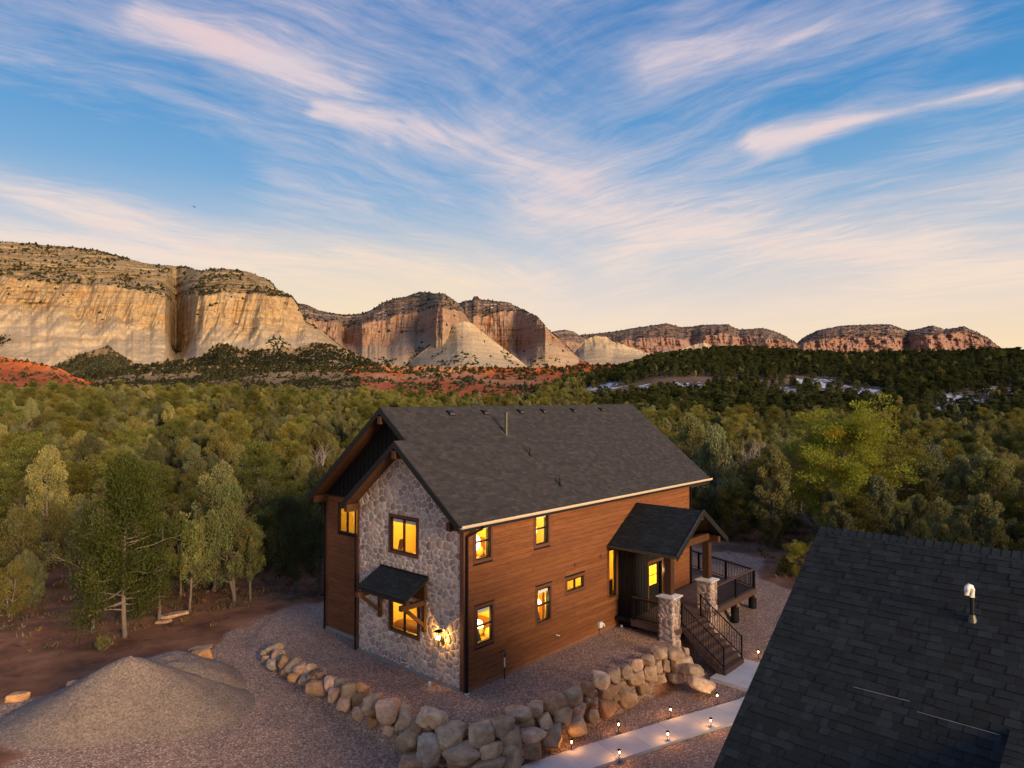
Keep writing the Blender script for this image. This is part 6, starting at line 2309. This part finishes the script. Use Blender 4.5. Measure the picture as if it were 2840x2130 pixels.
hand = []
hand.append(put(N_WIDE, 256, 1753, 1430, .4, 'leaning juniper with pale bare trunk, left of the tallest pine at the forest edge'))
hand.append(put(N_BIG, 351, 1768, 1290, 1.7, 'tallest dark green pine at the front of the left forest, foliage down its brown trunk'))
hand.append(put(N_SLIM[0], 440, 1718, 1438, 2.2, 'slender juniper rising from the left end of the pale rock slab'))
hand.append(put(N_SLIM[1], 524, 1698, 1468, .9, 'small pointed juniper at the right end of the pale rock slab'))
hand.append(put(N_WIDE2, 651, 1666, 1360, 3.1, 'tall dark juniper with brown trunk between the slab trees and the house'))
hand.append(put(N_SLIM[2], 693, 1668, 1462, 5.0, 'small juniper with pale trunk right beside the tall dark juniper'))
hand.append(put(N_WIDE2, 822, 1646, 1390, 4.4, 'juniper with twisted pale trunk nearest the plank side wall of the house'))
hand.append(put(J[1], 25, 1712, 1560, 1.0, 'low yellow green juniper bush cut by the left edge of the picture', color=(1.2, 1.1, .9)))
hand.append(put(J[4], 60, 1640, 1420, 2.0, 'round dense juniper at the left edge behind the low bush'))
hand.append(put(N_SLIM[1], 500, 1660, 1480, 2.0, 'thin dark juniper in shade behind the pale rock slab'))
hand.append(put(BR[0], 190, 1500, 1330, .3, 'leafless grey tree leaning among the junipers on the left'))
hand.append(put(N_PINE, 2345, 1492, 1208, .6, 'broad bright green pine, widest crown in view, behind the garage ridge', -.5, (1.25, 1.25, .9)))
hand.append(put(N_PINE2, 2180, 1478, 1390, 2.9, 'mid green pine in front of the broad pine, behind the deck', -.5))
hand.append(put(N_PINE2, 2225, 1600, 1520, 1.1, 'low bright pine partly hidden by the edge of the garage roof', -.5, (1.1, 1.1, .9)))
hand.append(put(J[4], 2560, 1480, 1250, 3.3, 'large grey green juniper right of the broad bright pine', -.3, (.95, .95, 1.05), 1.25))
hand.append(put(N_WIDE, 2770, 1530, 1300, 2.3, 'dark juniper behind the garage ridge near the right edge of the picture', -.3))
hand.append(put(BR[1], 2095, 1395, 1240, 1.4, 'bare whitish tree standing between the house and the broad bright pine', -.5))
hand.append(put(J[0], 2000, 1470, 1200, 4.2, 'tall juniper close behind the far end of the house roof', -.5))
hand.append(put(J[5], 1915, 1420, 1165, 1.9, 'olive juniper rising beside the far eave of the house', -.5))
hand.append(put(J[2], 2790, 1330, 1170, 1.3, 'tall dark tree at the right edge of the picture below the snowy ridge', -.2, (.8, .8, .8)))
hand = np.array(hand)

# the forest: jittered positions, thinned by noise, kept off the clearing
g = np.random.default_rng(909)


def field(cell, r0, r1, a0, a1):
    n = int(2 * r1 / cell)
    gxx, gyy = np.meshgrid(np.arange(-n // 2, n // 2 + 1), np.arange(-n // 2, n // 2 + 1))
    x = (gxx + .5 * (gyy % 2)) * cell + g.normal(0, .27 * cell, gxx.shape)
    y = gyy * cell * .9 + g.normal(0, .27 * cell, gxx.shape)
    x, y = x.ravel(), y.ravel()
    r, a = np.hypot(x, y), np.degrees(np.arctan2(x, y))
    ok = (r >= r0) & (r < r1) & (a > a0) & (a < a1)
    return x[ok], y[ok]


xa, ya = field(3.05, 26, 320, -56, 44)
xb, yb = field(3.7, 320, 760, 2, 62)
xc, yc = field(4.2, 20, 150, 44, 128)
X_, Y_ = np.concatenate([xa, xb, xc]), np.concatenate([ya, yb, yc])
den = fbm(X_ / 14, Y_ / 14, 4, 3)
rr_ = np.hypot(X_, Y_)
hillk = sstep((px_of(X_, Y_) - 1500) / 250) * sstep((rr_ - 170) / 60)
snowy = fbm(X_ / 60, Y_ / 60, 9, 2)
keep = (poly_sd(CLEAR, X_, Y_) < -.8) & (den > .30 - .2 * hillk)
for q in SNOW_AT:
    w_ = 4 + .022 * q[1]
    keep &= ~((((X_ - q[0]) / w_) ** 2 + ((Y_ - q[1]) / (w_ * 1.6)) ** 2 < 1) & (g.random(len(X_)) < .72))
for hx, hy in hand:
    keep &= np.hypot(X_ - hx, Y_ - hy) > 1.7
# nothing may stand in the house or the garage
uu, vv = to_uv(X_, Y_)
keep &= ~((uu > -6) & (uu < 24) & (vv > -10) & (vv < 13.5))
ga_, gb_ = (X_ - G0[0]) * GR[0] + (Y_ - G0[1]) * GR[1], (X_ - G0[0]) * GN[0] + (Y_ - G0[1]) * GN[1]
keep &= ~((ga_ > -2) & (ga_ < 15) & (np.abs(gb_) < 8))
X_, Y_, rr_, hillk = X_[keep], Y_[keep], rr_[keep], hillk[keep]
Z_ = ground_z(X_, Y_)
n = len(X_)
kinds = g.random(n)
spec = np.where(kinds < .70, np.array(J)[g.integers(0, len(J), n)], np.where(kinds < .92, np.array(PN)[g.integers(0, len(PN), n)], np.array(BR)[g.integers(0, len(BR), n)]))
spec = np.where((rr_ > 210) & np.isin(spec, BR), J[1], spec)
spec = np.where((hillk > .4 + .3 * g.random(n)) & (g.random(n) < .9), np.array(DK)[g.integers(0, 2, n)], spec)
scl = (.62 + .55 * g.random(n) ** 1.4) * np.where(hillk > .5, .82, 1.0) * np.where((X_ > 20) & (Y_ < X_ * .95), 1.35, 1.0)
rot = g.random(n) * 6.283
PX = px_of(X_, np.maximum(Y_, 1))
TOPY = 1103.7 - FPX * (Z_ + scl * 5.2 - CAM_H) / np.maximum(Y_, 1)
inview = (PX > -60) & (PX < 2900) & (Y_ > 5)
hidden = ((PX > 1010) & (PX < 1800) & (TOPY > 1135)) | ((PX > 2300) & (TOPY > 1475))
score = np.where(inview & ~hidden, rr_, 1e6)
order = np.argsort(score)
NT_ = 300 - len(hand)
things = order[:NT_]
thing_mask = np.zeros(n, bool)
thing_mask[things] = True
KN = {'juniper': 'olive juniper', 'pinyon': 'dark rounded pinyon pine', 'bare': 'leafless grey tree'}
ZONES = [(200, 'at the picture left edge'), (420, 'above the gravel piles'), (620, 'above the pale rock slab'), (960, 'left of the plank side wall'), (1420, 'behind the stone gable roof'),
         (1900, 'behind the long roof slope'), (2150, 'above the deck'), (2500, 'around the broad bright pine'), (9999, 'above the garage ridge')]
bins = {}
for i in things:
    kind = SPEC[spec[i]][0]
    zone = next(z for lim, z in ZONES if PX[i] < lim)
    row = ['front', 'second', 'third', 'fourth', 'fifth', 'sixth'][min(5, int(max(0, rr_[i] - 36) / 11))]
    hgt = scl[i] * SPEC[spec[i]][2]
    size = 'low' if hgt < 4.2 else 'tall' if hgt > 5.6 else 'mid-height'
    bins.setdefault((size, kind, row, zone), []).append(i)
for (size, kind, row, zone), mem in bins.items():
    mem.sort(key=lambda i: PX[i])
    for q, i in enumerate(mem):
        lab = f'{size} {KN[kind]}, {row} row {zone}'
        if len(mem) > 1:
            lab += f', {ORD[q]} from left'
        grp = 'junipers of the forest' if kind == 'juniper' else 'pinyon pines of the forest' if kind == 'pinyon' else 'bare trees of the forest'
        tree(int(spec[i]), X_[i], Y_[i], scl[i], rot[i], lab, grp)
rest = ~thing_mask
print('trees', n, 'things', len(things), 'stuff', int(rest.sum()))

# everything farther off: one forest, the same trees instanced on points
src = bpy.data.collections.new('forest_sources')
names = []
for k, sp in enumerate(SPEC[:len(J) + len(PN) + len(DK) + len(BR)]):
    tr, lv, ml, bk = sp[5], sp[6], sp[7], sp[8]
    if lv is None:
        me = sp[3]
    else:
        V = np.concatenate([tr[0], lv[0]])
        fq = [tuple(f) for f in tr[1].tolist()] + [tuple(f) for f in (lv[1] + len(tr[0])).tolist()]
        me = np_mesh(f'tree_source_{k:02d}', V, fq, [M[bk], M[ml]], False, np.concatenate([np.ones((len(tr[0]), 3)), lv[2]]), midx=np.concatenate([np.zeros(len(tr[1])), np.ones(len(lv[1]))]), attrs={'leafn': np.concatenate([np.tile([0, 0, 1.0], (len(tr[0]), 1)), lv[3]])})
    so_ = bpy.data.objects.new(f'tree_source_{k:02d}', me)
    src.objects.link(so_)


def gn_forest(name, P3, idx, rot_, scl_):
    me = bpy.data.meshes.new(name)
    me.vertices.add(len(P3))
    me.vertices.foreach_set('co', np.asarray(P3, np.float32).ravel())
    for nm, tp, dt in (('pick', 'INT', idx), ('turn', 'FLOAT', rot_), ('grow', 'FLOAT', scl_)):
        a = me.attributes.new(nm, tp, 'POINT')
        a.data.foreach_set('value', np.asarray(dt, np.int32 if tp == 'INT' else np.float32))
    me.update()
    o = obj(name, me)
    ng = bpy.data.node_groups.new('forest_scatter', 'GeometryNodeTree')
    ng.interface.new_socket('Geometry', in_out='INPUT', socket_type='NodeSocketGeometry')
    ng.interface.new_socket('Geometry', in_out='OUTPUT', socket_type='NodeSocketGeometry')
    N, Lk = ng.nodes, ng.links
    gi, go = N.new('NodeGroupInput'), N.new('NodeGroupOutput')
    mp = N.new('GeometryNodeMeshToPoints')
    ip = N.new('GeometryNodeInstanceOnPoints')
    ci = N.new('GeometryNodeCollectionInfo')
    ci.inputs['Collection'].default_value = src
    ci.inputs['Separate Children'].default_value = True
    ci.inputs['Reset Children'].default_value = True

    def attr(nm, dt):
        a = N.new('GeometryNodeInputNamedAttribute')
        a.data_type = dt
        a.inputs['Name'].default_value = nm
        return a.outputs['Attribute']
    Lk.new(gi.outputs[0], mp.inputs[0])
    Lk.new(mp.outputs[0], ip.inputs['Points'])
    Lk.new(ci.outputs[0], ip.inputs['Instance'])
    ip.inputs['Pick Instance'].default_value = True
    Lk.new(attr('pick', 'INT'), ip.inputs['Instance Index'])
    cx = N.new('ShaderNodeCombineXYZ')
    Lk.new(attr('turn', 'FLOAT'), cx.inputs[2])
    Lk.new(cx.outputs[0], ip.inputs['Rotation'])
    Lk.new(attr('grow', 'FLOAT'), ip.inputs['Scale'])
    Lk.new(ip.outputs[0], go.inputs[0])
    md = o.modifiers.new('scatter', 'NODES')
    md.node_group = ng
    tag(o, kind='stuff')
    return o


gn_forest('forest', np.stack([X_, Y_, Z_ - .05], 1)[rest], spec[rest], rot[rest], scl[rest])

# brush heap, dead sticks and tufts on the dirt
g = np.random.default_rng(31)
bp = []
for k in range(150):
    a, rr2 = g.random() * 6.283, g.random() ** .5
    c = np.array([rr2 * 2.0 * math.cos(a), rr2 * 1.1 * math.sin(a), .05 + .45 * (1 - rr2) * g.random()])
    d = np.array([g.normal(), g.normal() * .7, g.normal() * .22])
    d /= np.linalg.norm(d)
    L = .5 + 1.0 * g.random()
    bp.append((np.stack([c - d * L / 2, c + g.normal(0, .05, 3), c + d * L / 2]), [.016, .013, .004]))
tv, tf = tube_arrays(bp, 4)
for (px, py, s, lab) in ((2023, 1530, 1.0, 'heap of cut grey branches on the red earth behind the deck'), (770, 1672, .55, 'low scatter of dead sticks under the juniper nearest the house')):
    o = obj('brush_heap', np_mesh('brush_heap', tv, tf, M['dead'], True), color=(.6, .55, .52))
    p = at_z(px, py, -.5)
    o.location = (p[0], p[1], float(ground_z(p[0], p[1])))
    o.scale = (s, s, s)
    o.rotation_euler = (0, 0, R(20))
    tag(o, lab, 'brush heap')
for i, (px, py, w, lab) in enumerate(((2175, 1605, 1.0, 'small dark shrub on the red earth beside the far deck corner'), (285, 1815, .55, 'small grey shrub on the dirt behind the first gravel pile'))):
    tr, lv = grow('juniper', .9, .7, .05, 700 + i, 16, 1500, .12, stems=2, dead=.2)
    p = at_z(px, py, -.45)
    r = empty('shrub', (p[0], p[1], float(ground_z(p[0], p[1]))), 0, lab, 'shrub')
    r.scale = (w, w, w)
    obj('stems', np_mesh('stems', tr[0], tr[1], M['dead'], True), r)
    obj('foliage', np_mesh('foliage', lv[0], lv[1], M['juniper'], False, lv[2] * .7, attrs={'leafn': lv[3]}), r)
tw = []
for k in range(200):
    px, py = g.uniform(0, 880), g.uniform(1650, 1900)
    p = at_z(px, py, -.45)
    if poly_sd(YARD, p[0], p[1]) > -.2 or p[1] < 24:
        continue
    z = float(ground_z(p[0], p[1])) + .015
    a, L = g.random() * 3.14, .12 + .5 * g.random() ** 2
    d = np.array([math.cos(a), math.sin(a), g.normal() * .05]) * L / 2
    c = np.array([p[0], p[1], z])
    tw.append((np.stack([c - d, c + g.normal(0, .02, 3) * [1, 1, .2], c + d]), [.008, .007, .003]))
tv, tf = tube_arrays(tw, 4)
tag(obj('twig_litter', np_mesh('twig_litter', tv, tf, M['bark'], True)), kind='stuff')

# low dry growth and litter beneath the front trees
g = np.random.default_rng(57)
UV_, UF_, UT_, ub = [], [], [], 0
for k in range(1500):
    if g.random() < .62:
        px, py = g.uniform(-20, 900), g.uniform(1560, 1850)
    else:
        px, py = g.uniform(1930, 2300), g.uniform(1420, 1640)
    p = at_z(px, py, -.45)
    ys_, cl_ = poly_sd(YARD, p[0], p[1]), poly_sd(CLEAR, p[0], p[1])
    if ys_ > -.5 or p[1] < 25 or p[1] > 70 or g.random() > np.clip(1.0 - cl_ / 3.2, .04, 1):
        continue
    z = float(ground_z(p[0], p[1]))
    nb = g.integers(8, 20)
    sz = .10 + .22 * g.random() ** 2
    c = np.array([p[0], p[1], z]) + np.concatenate([g.normal(0, sz * .6, (nb, 2)), np.abs(g.normal(0, sz * .25, (nb, 1)))], 1)
    d = np.concatenate([g.normal(0, .5, (nb, 2)), .4 + g.random((nb, 1))], 1)
    d /= np.linalg.norm(d, axis=1)[:, None]
    sd_ = np.cross(d, g.normal(0, 1, (nb, 3)))
    sd_ /= np.linalg.norm(sd_, axis=1)[:, None] + 1e-9
    L = sz * (.6 + .6 * g.random((nb, 1)))
    UV_.append(np.stack([c - sd_ * L * .12, c + sd_ * L * .12, c + d * L], 1).reshape(-1, 3))
    UF_.append(np.arange(nb * 3).reshape(-1, 3) + ub)
    ub += nb * 3
    base_ = np.array([[1, 1, 1], [.55, .62, .45], [1.5, 1.15, .8], [.5, .42, .38]])[g.integers(0, 4)]
    UT_.append(np.tile(base_ * (.7 + .6 * g.random()), (nb * 3, 1)))
under = np_mesh('undergrowth', np.concatenate(UV_), np.concatenate(UF_), material('dry_growth', (.17, .135, .075), .95, .2, 5), False, np.concatenate(UT_))
tag(obj('undergrowth', under), kind='stuff')
